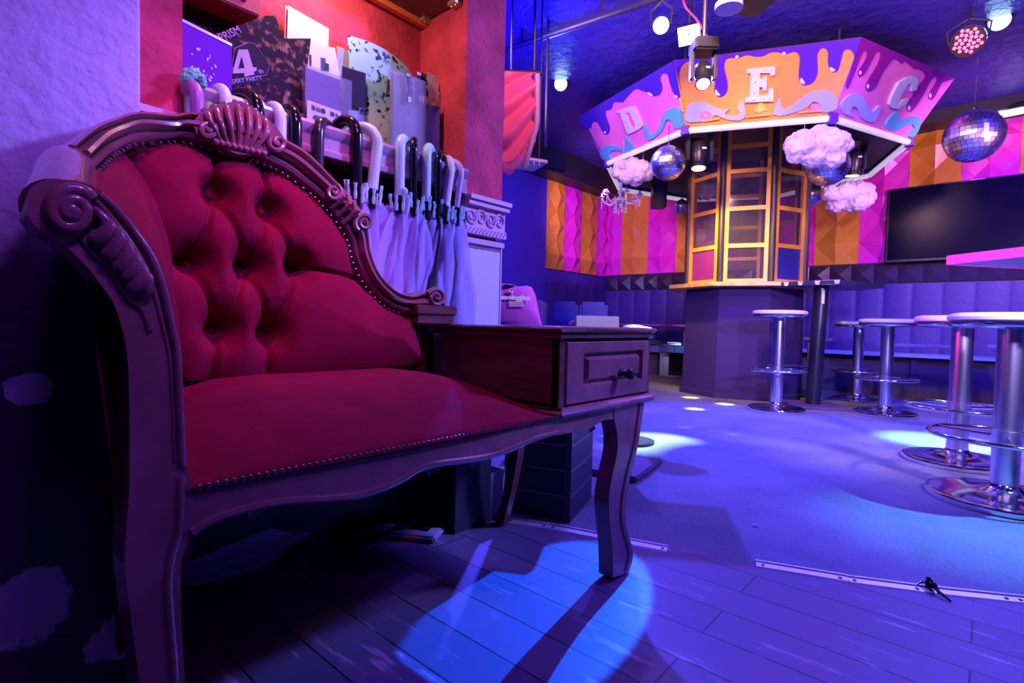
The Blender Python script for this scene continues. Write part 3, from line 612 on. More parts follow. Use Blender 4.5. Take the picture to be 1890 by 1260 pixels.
# --- seat
b = MB(); YS0, YS1 = 0.226, 0.988; rows = []
for i in range(41):
    u = i/40; y = YS0+(YS1-YS0)*u; row = []
    for j in range(25):
        t = j/24; e = min(1.0, (min(u, 1-u)/0.30)); e = 1-(1-e)**2
        dome = (0.030+0.068*e)*(1-(1-min(1, t/0.75))**2.2) if t < 1 else (0.030+0.068*e)
        row.append(V((XF+0.004-0.40*t+(0.008*math.sin(PI*u) if t < .3 else 0)*(1-t/.3), y, 0.484+dome)))
    rows.append([V((XF-0.004, y, 0.476))]+row)
b.loft(rows); b.build('seat_cushion', VELVET, ch, ang=180)
b = MB().box((XF-0.39, 0.235, 0.455), (XF-0.012, 0.99, 0.478)); b.build('seat_frame', WOOD, ch)
# nail rows
b = MB()
for i in range(72):
    p = V((XF+0.005, 0.240+(0.985-0.240)*i/71, 0.4855)); b.ball(p, 0.0050, 8, (0.8, 1, 1))
b.build('seat_nail_trim', NAIL, ch)
b = MB(); acc = 0; last = None; path = smooth([fp(t) for t in inner[0:-3]], 8)
for i, p in enumerate(path):
    if last is None or (p-last).length > 0.0125:
        c0 = min(mid, key=lambda m: (m[1]-p).length); b.ball(p+(c0[1]-c0[0]).normalized()*0.004+c0[2]*0.014, 0.0042, 8); last = p
b.build('back_nail_trim', NAIL, ch)
# --- serpentine front apron with a beaded lower edge
apb = [(352, 985), (380, 966), (420, 950), (470, 936), (530, 926), (600, 922), (660, 915), (700, 903), (740, 886), (783, 862), (847, 852), (903, 843), (941, 830), (980, 813), (1006, 805), (1030, 800), (1045, 798)]
pts = smooth([(x, y, 0) for x, y in apb], 3); low = [fr(p.x, p.y, 0.0) for p in pts]
b = MB().poly([V((XF-.001, 0.232, 0.479))]+[V((XF, p.y, p.z)) for p in low]+[V((XF, 0.995, 0.479))], V((-0.022, 0, 0)))
ap = b.build('seat_apron', WOOD_FRAME, ch)
MB().tube([p+V((0.002, 0, 0.002)) for p in low], 0.006, 7).build('apron_bead', WOOD_FRAME, ap)
# --- drawer table
TX0, TX1, TY0, TY1 = -1.20, XF, 0.995, 1.432
b = MB().box((TX0, TY0, 0.505), (TX1-0.002, TY0+0.018, 0.663)).box((TX0, TY1-0.018, 0.505), (TX1-0.002, TY1, 0.663)).box((TX0, TY0, 0.505), (TX0+0.018, TY1, 0.663))
b.box((TX0, TY0, 0.50), (TX1-0.02, TY1, 0.512)).box((TX1-0.02, TY0+0.0, 0.505), (TX1+0.002, TY0+0.020, 0.663)).box((TX1-0.02, TY1-0.012, 0.505), (TX1+0.002, TY1, 0.663))
b.build('drawer_box', WOOD, ch)
b = MB(); zs = [(0.664, 0.004), (0.667, 0.010), (0.673, 0.011), (0.675, 0.007), (0.678, 0.007), (0.682, 0.014), (0.688, 0.016), (0.692, 0.012), (0.6935, 0.006)]
b.loft([[V((x+sx*d, y+sy*d, z)) for x, sx, y, sy in ((TX0, 0, TY0, -1), (TX1, 1, TY0, -1), (TX1, 1, TY1, 1), (TX0, 0, TY1, 1))] for z, d in zs], close_u=True)
b.f.append((0, 1, 2, 3)); b.f.append(tuple(range(4*(len(zs)-1), 4*len(zs)))); b.build('table_top', mat('polished_mahogany', (0.12, 0.04, 0.035), 0.16, var=0.3, vscale=9, coat=0.6), ch, ang=15)
b = MB(); zs = [(0.480, 0.006), (0.484, 0.012), (0.490, 0.015), (0.495, 0.012), (0.500, 0.006), (0.505, 0.004)]
b.loft([[V((x+sx*d, y+sy*d, z)) for x, sx, y, sy in ((TX0, 0, TY0+.012, -1), (TX1, 1, TY0+.012, -1), (TX1, 1, TY1, 1), (TX0, 0, TY1, 1))] for z, d in zs], close_u=True)
b.f.append((0, 1, 2, 3)); b.f.append(tuple(range(4*(len(zs)-1), 4*len(zs)))); b.build('table_moulding', WOOD_FRAME, ch, ang=15)
# drawer with recessed field and raised panel
dy0, dy1, dz0, dz1 = TY0+0.0215, TY1-0.014, 0.509, 0.658
iy0, iy1, iz0, iz1 = dy0+0.07, dy1-0.035, 0.548, 0.632
b = MB(); xf = XF+0.006
def rect(y0, y1, z0, z1, x): return [V((x, y0, z0)), V((x, y1, z0)), V((x, y1, z1)), V((x, y0, z1))]
R = [rect(dy0, dy1, dz0, dz1, xf-0.02), rect(dy0, dy1, dz0, dz1, xf-0.003), rect(dy0+.003, dy1-.003, dz0+.003, dz1-.003, xf), rect(iy0, iy1, iz0, iz1, xf), rect(iy0+.005, iy1-.005, iz0+.005, iz1-.005, xf-0.010), rect(iy0+.012, iy1-.012, iz0+.012, iz1-.012, xf-0.010), rect(iy0+.022, iy1-.022, iz0+.020, iz1-.020, xf+0.001)]
b.loft(R, close_u=True); b.f.append((24, 25, 26, 27)); dr = b.build('drawer', WOOD_FRAME, ch, ang=15)
kc = fr(1142, 688); b = MB()
b.lathe([(0.014, 0), (0.013, .004), (0.007, .006), (0.006, .016), (0.011, .022), (0.0155, .028), (0.0145, .034), (0.008, .038), (0, .039)], (xf, kc.y, kc.z), 16, M=Matrix.Rotation(PI/2, 3, 'Y'))
for i in range(8):
    b.ball((xf+0.035, kc.y+0.010*math.cos(i*PI/4), kc.z+0.010*math.sin(i*PI/4)), 0.0028, 6)
b.build('knob', mat('dark_knob', (0.05, 0.035, 0.04), 0.35, metal=0.6), dr)
# table apron and legs
apb = [(1045, 800), (1060, 798), (1083, 795), (1104, 782), (1118, 775), (1134, 774)]
low = [fr(p.x, p.y) for p in smooth([(x, y, 0) for x, y in apb], 3)]
b = MB().poly([V((XF-.002, 0.995, 0.482))]+[V((XF-.002, p.y, p.z)) for p in low]+[V((XF-.002, low[-1].y, 0.482))], V((-0.02, 0, 0)))
b.box((XF-0.45, TY1-0.03, 0.42), (XF-0.02, TY1-0.012, 0.482)); b.build('table_apron', WOOD_FRAME, ch)
lr = [(1190, 738), (1184, 783), (1177, 826), (1164, 877), (1156, 924), (1156, 967), (1169, 1019), (1162, 1053), (1156, 1068)]
ll = [(1131, 1067), (1130, 1014), (1126, 971), (1123, 924), (1128, 886), (1139, 834), (1139, 800), (1134, 775), (1132, 735)]
b = MB().poly([V((XF, p.y, max(0.0, p.z))) for p in smooth([(fr(*p)) for p in lr], 3)+smooth([(fr(*p)) for p in ll], 3)], V((-0.045, 0, 0)))
lg = b.build('leg', WOOD_FRAME, ch, bevel=0.004)
MB().tube([fr(p.x-9, p.y, 0.0) for p in smooth([(x, y, 0) for x, y in lr[:-1]], 4)], 0.0045, 6).build('leg_bead', WOOD_FRAME, lg)
def back_leg(y, ztop):
    b = MB(); rows = []
    for z, x, w in ((ztop, -1.16, 0.045), (0.40, -1.165, 0.045), (0.25, -1.175, 0.038), (0.12, -1.20, 0.034), (0.0, -1.235, 0.034)):
        rows.append([V((x-w/2, y-w/2, z)), V((x+w/2, y-w/2, z)), V((x+w/2, y+w/2, z)), V((x-w/2, y+w/2, z))])
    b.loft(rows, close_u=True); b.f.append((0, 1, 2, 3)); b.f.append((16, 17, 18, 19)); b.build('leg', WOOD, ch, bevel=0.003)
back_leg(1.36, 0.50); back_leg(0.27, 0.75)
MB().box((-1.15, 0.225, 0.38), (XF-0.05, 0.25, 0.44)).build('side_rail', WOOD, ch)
#@@NICHE
# ------------------------------------------------------------------ umbrellas hooked on the shelf lip
def umbrella(px, py, label, hm, m_can, kind='', zc=None, dx=0.0, twist=0.0, r=0.0130, can=True, lean=0.0, g=0.044):
    """top of hook seen at (px,py); handle hooks over the lip, body hangs in front"""
    XB = -1.240+dx; top = onX(px, py, XB-0.01); y = top.y; zt = top.z
    t = thing('umbrella', (XB, y, zt-0.95), label, 'umbrella', 'umbrellas hooked along the niche shelf')
    path = []; zb = 1.045+lean*0
    ca, sa = math.cos(twist), math.sin(twist)
    for i in range(15):
        a = PI*i/14; xo = -g+g*math.cos(a); path.append(V((XB+xo*ca, y+xo*sa, zt-g+g*math.sin(a)-r)))
    tail = path[-1]+V((0, 0, -0.030)); path.append(tail)
    path = [V((XB, y+lean*0.12, zb)), V((XB, y+lean*0.06, (zb+zt-g)/2))]+path
    hb = MB(); hb.tube(path, [r]*(len(path)), 12); hb.ball(path[-1], r, 10); hb.build('handle', hm, t)
    b = MB(); b.cyl((XB, y+lean*0.12, zb+0.004), (XB, y+lean*0.14, zb-0.05), 0.0125, 12); b.build('collar', BLACKG, t)
    # folded canopy of pleated film, with the rib caps standing round the collar
    yb = y+lean*0.14; n = 72; rows = []; rng = random.Random(int(px*7+py)); ph = rng.random()*6
    for z, rad, amp, bx_ in ((zb-0.030, 0.026, .2, .006), (zb-0.06, 0.038, .35, .012), (zb-0.10, 0.050, .40, .024), (zb-0.17, 0.066, .36, .036), (zb-0.25, 0.084, .30, .048), (zb-0.36, 0.100, .26, .058), (zb-0.48, 0.096, .26, .058), (zb-0.60, 0.060, .3, .05), (zb-0.70, 0.008, .1, .04)):
        row = []
        for k in range(n):
            th = 2*PI*k/n; rr = rad*(1+amp*math.cos(8*th+ph+5*(zb-z))+0.14*math.cos(3*th+ph*2+z*20)+0.10*math.cos(17*th+ph*3+z*9))
            row.append(V((XB-bx_+0.50*rr*math.cos(th), yb+1.15*rr*math.sin(th), z)))
        rows.append(row)
    c = MB(); c.loft(rows, close_u=True); cn = c.build('canopy', m_can, t, ang=60)
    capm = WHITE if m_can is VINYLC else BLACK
    c = MB()
    for k in range(8):
        th = 2*PI*(k+0.5)/8+ph; p = V((XB+0.017*math.cos(th), yb+0.026*math.sin(th), zb-0.035+rng.uniform(-.012, .012)))
        q = p+V((0.004*math.cos(th), 0.005*math.sin(th), 0.040)); c.tube([p, p+(q-p)*.35, p+(q-p)*.6, q], [0.0040, 0.0050, 0.0032, 0.0050], 6)
    c.build('rib_tips', capm, cn)
    MB().cyl((XB-0.04, yb, zb-0.68), (XB-0.04, yb, zb-0.80), 0.0045, 8).build('ferrule', capm, t)
    return t
MAUVE = mat('mauve_plastic', (0.36, 0.15, 0.38), 0.4); GREENP = mat('pale_green_plastic', (0.26, 0.80, 0.24), 0.4)
BLKFILM = glassy('black_umbrella_cloth', (0.02, 0.018, 0.03), 0.96, 0.5)
PURPH = mat('purple_plastic', (0.30, 0.15, 0.45), 0.25)
U = umbrella
u1 = U(361, 140, 'mauve handled clear umbrella with a green fluffy cover on its hook, leftmost of the row', MAUVE, VINYLC, dx=0.03)
b = MB(); rng = random.Random(3); p = onX(352, 143, -1.246)
for i in range(26):
    a = PI*(0.15+0.75*i/25); b.ball(p+V((rng.uniform(-.008, .008), 0.006-0.017*math.cos(a)*-1, -0.01+0.017*math.sin(a)))+V((0, rng.uniform(-.003, .003), rng.uniform(-.004, .004))), 0.0105, 8)
b.build('fluffy_cover', mat('mint_fluff', (0.30, 0.95, 0.50), 0.95, bump=1.0, bscale=160), u1)
U(386, 172, 'pale green handled umbrella behind the mauve one', GREENP, VINYLC, dx=-0.008, r=0.0125)
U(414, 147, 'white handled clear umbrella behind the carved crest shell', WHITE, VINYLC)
U(472, 158, 'thick black handled umbrella just right of the crest shell', BLACKG, BLKFILM, r=0.0150, twist=0.35, g=0.05)
U(484, 176, 'purple handled umbrella showing inside the thick black hook', PURPH, VINYLC, dx=-0.022, r=0.011)
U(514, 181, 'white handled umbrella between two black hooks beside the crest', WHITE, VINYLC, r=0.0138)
U(542, 186, 'black handled umbrella below the dark anniversary leaflets', BLACKG, BLKFILM, r=0.0150)
U(584, 207, 'grey black handled umbrella turned sideways below the white card', mat('smoky_black', (0.03, 0.03, 0.035), 0.2), BLKFILM, twist=-0.88, r=0.0140)
U(655, 208, 'long black hooked umbrella standing out before the shelf lip', BLACKG, VINYLC, r=0.0152, twist=0.2, g=0.048)
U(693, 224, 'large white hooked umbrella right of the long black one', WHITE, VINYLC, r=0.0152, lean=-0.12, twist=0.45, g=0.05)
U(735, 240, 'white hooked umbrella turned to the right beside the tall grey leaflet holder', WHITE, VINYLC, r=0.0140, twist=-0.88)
u9 = U(760, 245, 'thin black edge-on umbrella handle with a clear knob below', BLACKG, VINYLC, twist=-0.66, r=0.011)
MB().ball(onX(748, 353, -1.222), 0.0095, 12, (0.5, 1, 1.2)).build('catch_button', mat('pale_knob', (0.5, 0.6, 0.8), 0.15), u9)
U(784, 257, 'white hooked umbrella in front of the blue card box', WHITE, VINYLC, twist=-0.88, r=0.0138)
U(805, 270, 'slim black handled umbrella just left of the scratched white handle', BLACKG, BLKFILM, twist=-0.9, r=0.011)
U(828, 281, 'scratched white handled umbrella near the right end of the lip', mat('scratched_white', (0.78, 0.8, 0.74), 0.4, bump=0.3, bscale=140, var=0.15, vscale=60), VINYLC, twist=-0.45, r=0.0138, lean=-0.15)
U(848, 290, 'pinkish white handled umbrella at the far right end of the lip', mat('pinkish_plastic', (0.66, 0.45, 0.58), 0.4), VINYLC, twist=0.15, r=0.009, lean=-0.15)

# ------------------------------------------------------------------ papers on the shelf
ZS = 1.115
def sheet(name, pts, label, cat, m, X=None, th=0.0015, group=None, curve=0):
    """upright printed sheet: corners (px,py[,X]) clockwise from top-left; its foot runs down to the shelf"""
    P3 = [onX(p[0], p[1], p[2] if len(p) > 2 else X) for p in pts]
    n = (P3[1]-P3[0]).cross(P3[-1]-P3[0]).normalized()
    if n.x < 0: n = -n
    c = sum(P3, V())/len(P3)
    o = thing(name, (c.x, c.y, ZS), label, cat, group)
    s_ = MB().poly(P3, -n*th).build('print', m, o); o['_n'] = 0
    return o, P3, n, s_
def dn(pts, X):
    """drop the lower two corners of a quad to the shelf top"""
    a, b_ = onX(pts[0][0], pts[0][1], X), onX(pts[1][0], pts[1][1], X); return a, b_
def card(name, tl, trr, Xl, label, cat, m, th=0.0015, group=None, zb=ZS, dw=0.0):
    a = onX(tl[0], tl[1], Xl); d = onZ(trr[0], trr[1], a.z) if abs(a.z-0.7) > .2 else None
    c = d; n = (c-a).cross(V((0, 0, -1))).normalized()
    if n.x < 0: n = -n
    o = thing(name, ((a+c)/2).to_tuple()[:2]+(zb,), label, cat, group)
    f_ = MB().poly([a, c, V((c.x, c.y, zb)), V((a.x, a.y, zb))], -n*th).build('print', m, o)
    return o, a, c, n, f_
VIOLETC = mat('violet_print', (0.17, 0.014, 0.36), 0.7, spec=.08); DARKPR = mat('dark_print', (0.03, 0.012, 0.03), 0.6, spec=.15); LILACI = mat('lilac_ink', (0.60, 0.45, 0.75), 0.4)
INK = mat('black_ink', (0.02, 0.02, 0.03), 0.5); WINK = mat('white_ink', (0.75, 0.70, 0.80), 0.5)
# violet sign in an acrylic frame
o, a, c, n, f_ = card('acrylic_sign', (333, 33), (428, 81), -1.33, 'violet sign board in a clear acrylic frame at the left end of the niche', 'sign', VIOLETC, 0.006)
xd = (c-a).normalized(); MB().pbox(a+n*0.001, c-a, V((0, 0, -0.006)), -n*0.008).build('frame_rim', mat('acrylic_rim', (0.7, 0.62, 0.8), 0.2), o)
text('lettering', 'ひめか', (a+c)/2+V((0, 0, -0.145))+n*0.001, xd, (0, 0, 1), 0.022, WINK, o)
b = MB(); rng = random.Random(5); cc = a+(c-a)*0.42+V((0, 0, -0.075))+n*0.0012
for i in range(16):
    q = cc+xd*rng.uniform(-.028, .028)+V((0, 0, rng.uniform(-.03, .03))); s_ = rng.uniform(.003, .008)
    b.poly([q, q+xd*s_+V((0, 0, s_*rng.uniform(-.6, .6))), q+xd*s_*0.3+V((0, 0, -s_))], n*0.0004)
b.build('emblem', WINK, o)
# anniversary leaflets
def leaflet(shift, X, label, first=False):
    pts = [(398+shift, 62), (494+shift, 28), (558+shift, 205), (424+shift, 240)]
    return sheet('leaflet', pts, label, 'leaflet', EMBER, X, 0.0015, 'dark anniversary party leaflets')
o, P3, n, f_ = leaflet(0, -1.385, 'dark anniversary party leaflet with a large figure four, front of its fan')
xd = (P3[1]-P3[0]).normalized(); yd = (P3[0]-P3[3]).normalized()
def lp(px, py, off=0.0008): return onP(px, py, P3[0], n)+n*off
b = MB().poly([lp(432, 122), (lp(437, 92)), lp(458, 80), lp(470, 84), lp(495, 119), lp(489, 138), lp(430, 143)], n*0.0003); b.build('badge', DARKPR, o)
b = MB(); b.tube([lp(*p, 0.0012) for p in ((428, 122), (432, 90), (457, 78), (471, 82), (497, 120), (491, 139), (428, 148))], 0.0007, 4, closed=True); b.build('badge_rim', mat('pink_ink', (0.6, 0.35, 0.5), 0.4), o)
b = MB().poly([lp(*p, 0.0016) for p in ((440, 92), (457, 92), (466, 124), (473, 125), (473, 131), (468, 132), (469, 138), (450, 142), (451, 135), (429, 136), (430, 128))], n*0.0004, [[lp(*p, 0.0016) for p in ((445, 104), (451, 126), (439, 127))]]); b.build('figure_four', LILACI, o)
text('lettering', 'th', lp(481, 132, .0016), lp(490, 131)-lp(480, 133), (0, 0, 1), 0.017, LILACI, o)
b = MB().poly([lp(*p, 0.001) for p in ((428, 146), (492, 137), (487, 143), (497, 150), (428, 160))], n*0.0003); b.build('ribbon', DARKPR, o)
text('lettering', 'ANNIVERSARY PARTY', lp(434, 150.5, .0016), lp(480, 144)-lp(440, 149.5), (0, 0, 1), 0.0142, LILACI, o)
text('lettering', 'PRISM', lp(424, 63, .0012), lp(440, 56)-lp(410, 70), (0, 0, 1), 0.024, mat('pink_ink', (0.6, 0.35, 0.5), 0.4), o)
for k, (s_, X) in enumerate(((4, -1.392), (9, -1.398), (14, -1.404))):
    leaflet(s_, X, ('dark anniversary party leaflet peeping out right behind the front one', 'dark anniversary party leaflet, third sheet back in the fan', 'dark anniversary party leaflet, hindmost sheet of the fan')[k])
sheet('leaflet', [(522, 71), (574, 71), (560, 185), (540, 205)], 'small dark firework leaflet standing before the cream papers', 'leaflet', EMBER, -1.42, 0.0015)
CREAMP = mat('cream_paper', (0.85, 0.78, 0.55), 0.6)
for k, (s_, X, la) in enumerate(((0, -1.455, 'cream paper sheet in front at the back of the niche'), (-5, -1.462, 'cream paper sheet behind, edging out left of the front one'))):
    sheet('paper_sheet', [(532+s_, 10), (607+s_, 53), (605+s_, 130), (528+s_, 130)], la, 'paper', CREAMP, X, 0.002, 'cream papers')
o, P3, n, f_ = sheet('pamphlet', [(572, 80), (618, 88), (632, 160), (560, 175)], 'white pamphlet with black figures under the cream papers', 'pamphlet', PAPER, -1.44)
for i, (x, y, w, h) in enumerate(((592, 106, 9, 24), (600, 116, 7, 13), (571, 100, 4, 20))):
    b = MB()
    for q in range(7):
        b.poly([onX(x, y+h*q/7, -1.439), onX(x+w, y+h*q/7+2, -1.439), onX(x+w, y+h*q/7+4, -1.439), onX(x, y+h*q/7+2, -1.439)], V((.0004, 0, 0)))
    b.build('printed_figure', INK, o)
# acrylic holder with violet leaflet and white card
h, a, c, n, f_ = card('leaflet_holder', (563, 124), (629, 148), -1.375, 'clear acrylic holder with a violet leaflet above a white card', 'holder', VIOLETC, 0.002)
xd = (c-a).normalized()
b = MB().pbox(a+n*0.012-xd*.004+V((0, 0, 0.002)), (c-a)+xd*.03, V((0, 0, ZS-a.z)), n*0.0025); b.pbox(c+xd*.004, n*0.014, V((0, 0, ZS-a.z)), xd*0.002); b.pbox(a-xd*.006, n*0.014, V((0, 0, ZS-a.z)), xd*0.002)
b.build('acrylic_front', ACRYL, h)
for i, (w, z) in enumerate(((30, 1), (26, 4), (18, 5.2), (24, 6.4))):
    text('printed_line', '・'*14 if i else '- - - - - - -', (a+c)/2+V((0, 0, -0.010*z-0.01))+n*0.001, xd, (0, 0, 1), 0.006, WINK, h)
o, a, c, n, f_ = card('name_card', (567, 184), (629, 206), -1.345, 'white card with brush lettering and two black tee shirts at the holder foot', 'card', PAPER, 0.001)
xd = (c-a).normalized()
text('lettering', '圣仙鶴', a+(c-a)*0.32+V((0, 0, -0.016))+n*0.001, xd, (0, 0, 1), 0.014, INK, o)
text('lettering', '湖水', a+(c-a)*0.80+V((0, 0, -0.016))+n*0.001, xd, (0, 0, 1), 0.014, INK, o)
def tee(b, cc, s_):
    b.poly([cc+xd*(x*s_)+V((0, 0, y*s_)) for x, y in ((-.35, -.9), (.35, -.9), (.35, .05), (.6, -.15), (.8, .15), (.35, .6), (.15, .5), (-.15, .5), (-.35, .6), (-.8, .15), (-.6, -.15), (-.35, .05))], n*0.0003)
b = MB(); tee(b, a+(c-a)*0.30+V((0, 0, -0.042))+n*.001, 0.018); tee(b, a+(c-a)*0.72+V((0, 0, -0.046))+n*.001, 0.018); b.build('printed_tee', INK, o)
# tall white poster sheet, curling at the top
b = MB(); rows = []
for i in range(13):
    u = i/12; x = 645+130*u; yt = 62+78*u-10*math.sin(PI*u)+ (6 if u > .9 else 0); p = onX(x, yt, -1.455); p.x += 0.012*math.sin(PI*u)
    rows.append([V((p.x-(0.012 if j == 0 else 0), p.y, p.z+(ZS-p.z)*j/6)) for j in range(7)])
b.loft(rows); p = rows[6][6]; o = thing('poster_sheet', (p.x, p.y, ZS), 'tall white curling poster sheet with black ink drawings and a pale blue top', 'poster')
def poster_mat():
    m = bpy.data.materials.new('poster_print'); m.use_nodes = True; nt = m.node_tree; bb = nt.nodes['Principled BSDF']; L = nt.links.new
    g = N(nt, 'ShaderNodeTexCoord'); s_ = N(nt, 'ShaderNodeSeparateXYZ'); L(g.outputs['Object'], s_.inputs[0]); n1 = N(nt, 'ShaderNodeTexNoise', i_Scale=26.0, i_Detail=3.0); L(g.outputs['Object'], n1.inputs[0])
    r = N(nt, 'ShaderNodeValToRGB'); r.color_ramp.elements[0].position = 0.24; r.color_ramp.elements[0].color = (.86, .86, .88, 1); r.color_ramp.elements[1].position = 0.30; r.color_ramp.elements[1].color = (0.35, .60, .85, 1)
    md = N(nt, 'ShaderNodeMath', operation='MULTIPLY_ADD'); L(n1.outputs['Fac'], md.inputs[0]); md.inputs[1].default_value = 0.06; L(s_.outputs['Z'], md.inputs[2]); L(md.outputs[0], r.inputs[0])
    n2 = N(nt, 'ShaderNodeTexNoise', i_Scale=55.0, i_Detail=4.0); L(g.outputs['Object'], n2.inputs[0])
    r2 = N(nt, 'ShaderNodeValToRGB'); r2.color_ramp.elements[0].position = 0.55; r2.color_ramp.elements[1].position = 0.58; L(n2.outputs['Fac'], r2.inputs[0])
    n3 = N(nt, 'ShaderNodeTexNoise', i_Scale=14.0, i_Detail=1.0); L(g.outputs['Object'], n3.inputs[0]); r3 = N(nt, 'ShaderNodeValToRGB'); r3.color_ramp.elements[0].position = 0.47; r3.color_ramp.elements[1].position = 0.53; L(n3.outputs['Fac'], r3.inputs[0])
    mu = N(nt, 'ShaderNodeMath', operation='MULTIPLY'); L(r2.outputs[0], mu.inputs[0]); L(r3.outputs[0], mu.inputs[1])
    mx = N(nt, 'ShaderNodeMix', data_type='RGBA'); mx.inputs['B'].default_value = (.02, .02, .04, 1); L(mu.outputs[0], mx.inputs['Factor']); L(r.outputs[0], mx.inputs['A']); L(mx.outputs['Result'], bb.inputs['Base Color']); bb.inputs['Roughness'].default_value = .6; return m
pm = poster_mat(); b.build('poster_print', pm, o, ang=180)
sheet('leaflet', [(622, 84), (648, 96), (648, 190), (622, 180)], 'grey leaflet edging out left of the tall white poster', 'leaflet', mat('grey_print', (0.35, 0.35, 0.45), 0.4), -1.468)
sheet('leaflet', [(632, 122), (675, 135), (675, 200), (630, 190)], 'black leaflet with a white band before the white poster', 'leaflet', DARKPR, -1.435)
o, P3, n, f_ = sheet('flyer', [(717, 127), (738, 137), (728, 182), (712, 178)], 'small black and white photo flyer left of the clear grey holder', 'flyer', mat('photo_print', (0.12, 0.12, 0.15), 0.3, var=0.9, vscale=30), -1.42)
b = MB().tube([onX(715+3*math.cos(t*.6), 170+3*math.sin(t*.6), -1.419) for t in range(10)], 0.0008, 4); b.build('printed_ring', WINK, o)
h, a, c, n, f_ = card('leaflet_holder', (722, 130), (778, 152), -1.39, 'tall clear holder with grey brown leaflets, right of the white poster', 'holder', mat('grey_brown_print', (0.30, 0.27, 0.26), 0.4, var=0.3, vscale=16), 0.006)
xd = (c-a).normalized(); b = MB().pbox(a+n*0.014, (c-a)+xd*.008, V((0, 0, (ZS-a.z)*1.0)), n*0.002); b.build('acrylic_front', ACRYL, h)
for k, (x, y) in enumerate(((748, 133), (768, 131), (776, 133))):
    o, P3, n, f_ = sheet('die_cut_card', [(x, y), (x+12, y+4), (x+10, y+12), (x+14, y+20), (x+11, y+28), (x+15, y+36), (x+12, y+58), (x+3, y+56), (x+5, y+30)], ('black die-cut card at the left of three', 'black die-cut card, middle one of three', 'black die-cut card beside the white lacy card')[k], 'card', DARKPR, -1.372-0.004*k, 0.001, 'die-cut cards')
    MB().poly([onX(x+1, y+1, -1.370-.004*k), onX(x+10, y+4, -1.370-.004*k), onX(x+9, y+9, -1.370-.004*k), onX(x+2, y+7, -1.370-.004*k)], V((.0005, 0, 0))).build('red_tab', mat('red_ink', (.6, .05, .12), .4), o)
    MB().poly([onX(x+6, y+45, -1.370-.004*k), onX(x+12, y+47, -1.370-.004*k), onX(x+11, y+57, -1.370-.004*k), onX(x+5, y+55, -1.370-.004*k)], V((.0005, 0, 0))).build('cream_tab', CREAMP, o)
lace = [(784, 134), (792, 134), (797, 137), (803, 139), (806, 146), (804, 152), (810, 158), (808, 166), (812, 172), (810, 180), (813, 188), (804, 192), (792, 190), (780, 188), (783, 170), (780, 160), (784, 150)]
sheet('lace_card', lace, 'white lace-edged die-cut card at the right of the niche', 'card', PAPER, -1.39, 0.001)
sheet('photo_card', [(780, 176), (812, 184), (812, 197), (780, 190)], 'narrow row of small photo prints under the lace card', 'card', mat('skin_print', (.7, .45, .35), .4, var=.6, vscale=60), -1.368, 0.001)
def cardbox(tl, trr, Xl, label, m):
    o, a, c, n, f_ = card('card_box', tl, trr, Xl, label, 'box', m, 0.03); return o, a, c, n
cardbox((778, 188), (812, 197), -1.385, 'blue violet card box standing under the white lace card', mat('blue_violet_card', (0.20, 0.14, 0.62), 0.35))
cardbox((812, 200), (828, 205), -1.40, 'dark violet card box left of the black ticket stack', mat('dark_violet_card', (0.10, 0.05, 0.28), 0.35))
o, a, c, n = cardbox((824, 204), (841, 210), -1.37, 'black ticket stack against the right side of the niche', DARKPR)
for i in range(4): text('printed_line', 'TICKET' if i == 0 else '------', (a+c)/2+V((0, 0, -0.03-0.012*i))+n*.001, (c-a).normalized(), (0, 0, 1), 0.008, WINK, o)
# upper cabinet and trunk in the niche
o = thing('wall_cabinet', (-1.45, 0.53, 1.52), 'red stained wall cabinet with a panel door at the upper left of the niche', 'cabinet')
REDWD = mat('red_stained_wood', (0.50, 0.06, 0.05), 0.4, var=0.2, vscale=10)
c0 = onX(481, 31, -1.40); MB().box((-1.488, 0.387, c0.z), (-1.40, c0.y, 2.2)).build('carcass', REDWD, o, bevel=0.003)
b = MB(); b.box((-1.402, 0.387, c0.z+0.02), (-1.394, c0.y-0.035, 2.15)).box((-1.398, 0.40, c0.z+0.045), (-1.390, c0.y-0.055, 2.1)); b.build('door', mat('red_stained_door', (0.42, 0.04, 0.045), 0.35), o, bevel=0.002)
MB().box((-1.4885, 0.387, 1.30), (-1.482, c0.y+0.02, c0.z-0.002)).build('recess_shade_panel', mat('recess_shade_black', (0.01, 0.008, 0.01), 0.8), o)  # flat black panel standing in for the shadowed recess
o = thing('trunk', (-1.38, 1.0, 1.72), 'wooden trunk with brass corner plates lodged at the top of the niche', 'trunk')
zt = onX(790, 46, -1.485).z-0.004
MB().box((-1.487, 0.80, zt), (-1.29, 1.178, zt+0.3)).build('body', mat('trunk_brown', (0.13, 0.05, 0.035), 0.45), o)
MB().box((-1.488, 0.79, zt-0.018), (-1.468, 1.181, zt+0.012)).build('edge_batten', mat('orange_wood', (0.85, 0.22, 0.05), 0.4), o)
BRASS = mat('brass', (0.62, 0.48, 0.25), 0.35, metal=0.7)
for (x, y) in ((-1.462, 1.168), (-1.462, 0.83), (-1.31, 1.168)):
    b = MB(); b.cbox((x, y, zt-0.006), (0.036, 0.03, 0.012))
    for q in (-.009, .009): b.ball((x+q, y-0.004, zt-0.013), 0.004, 8)
    b.build('corner_plate', BRASS, o)

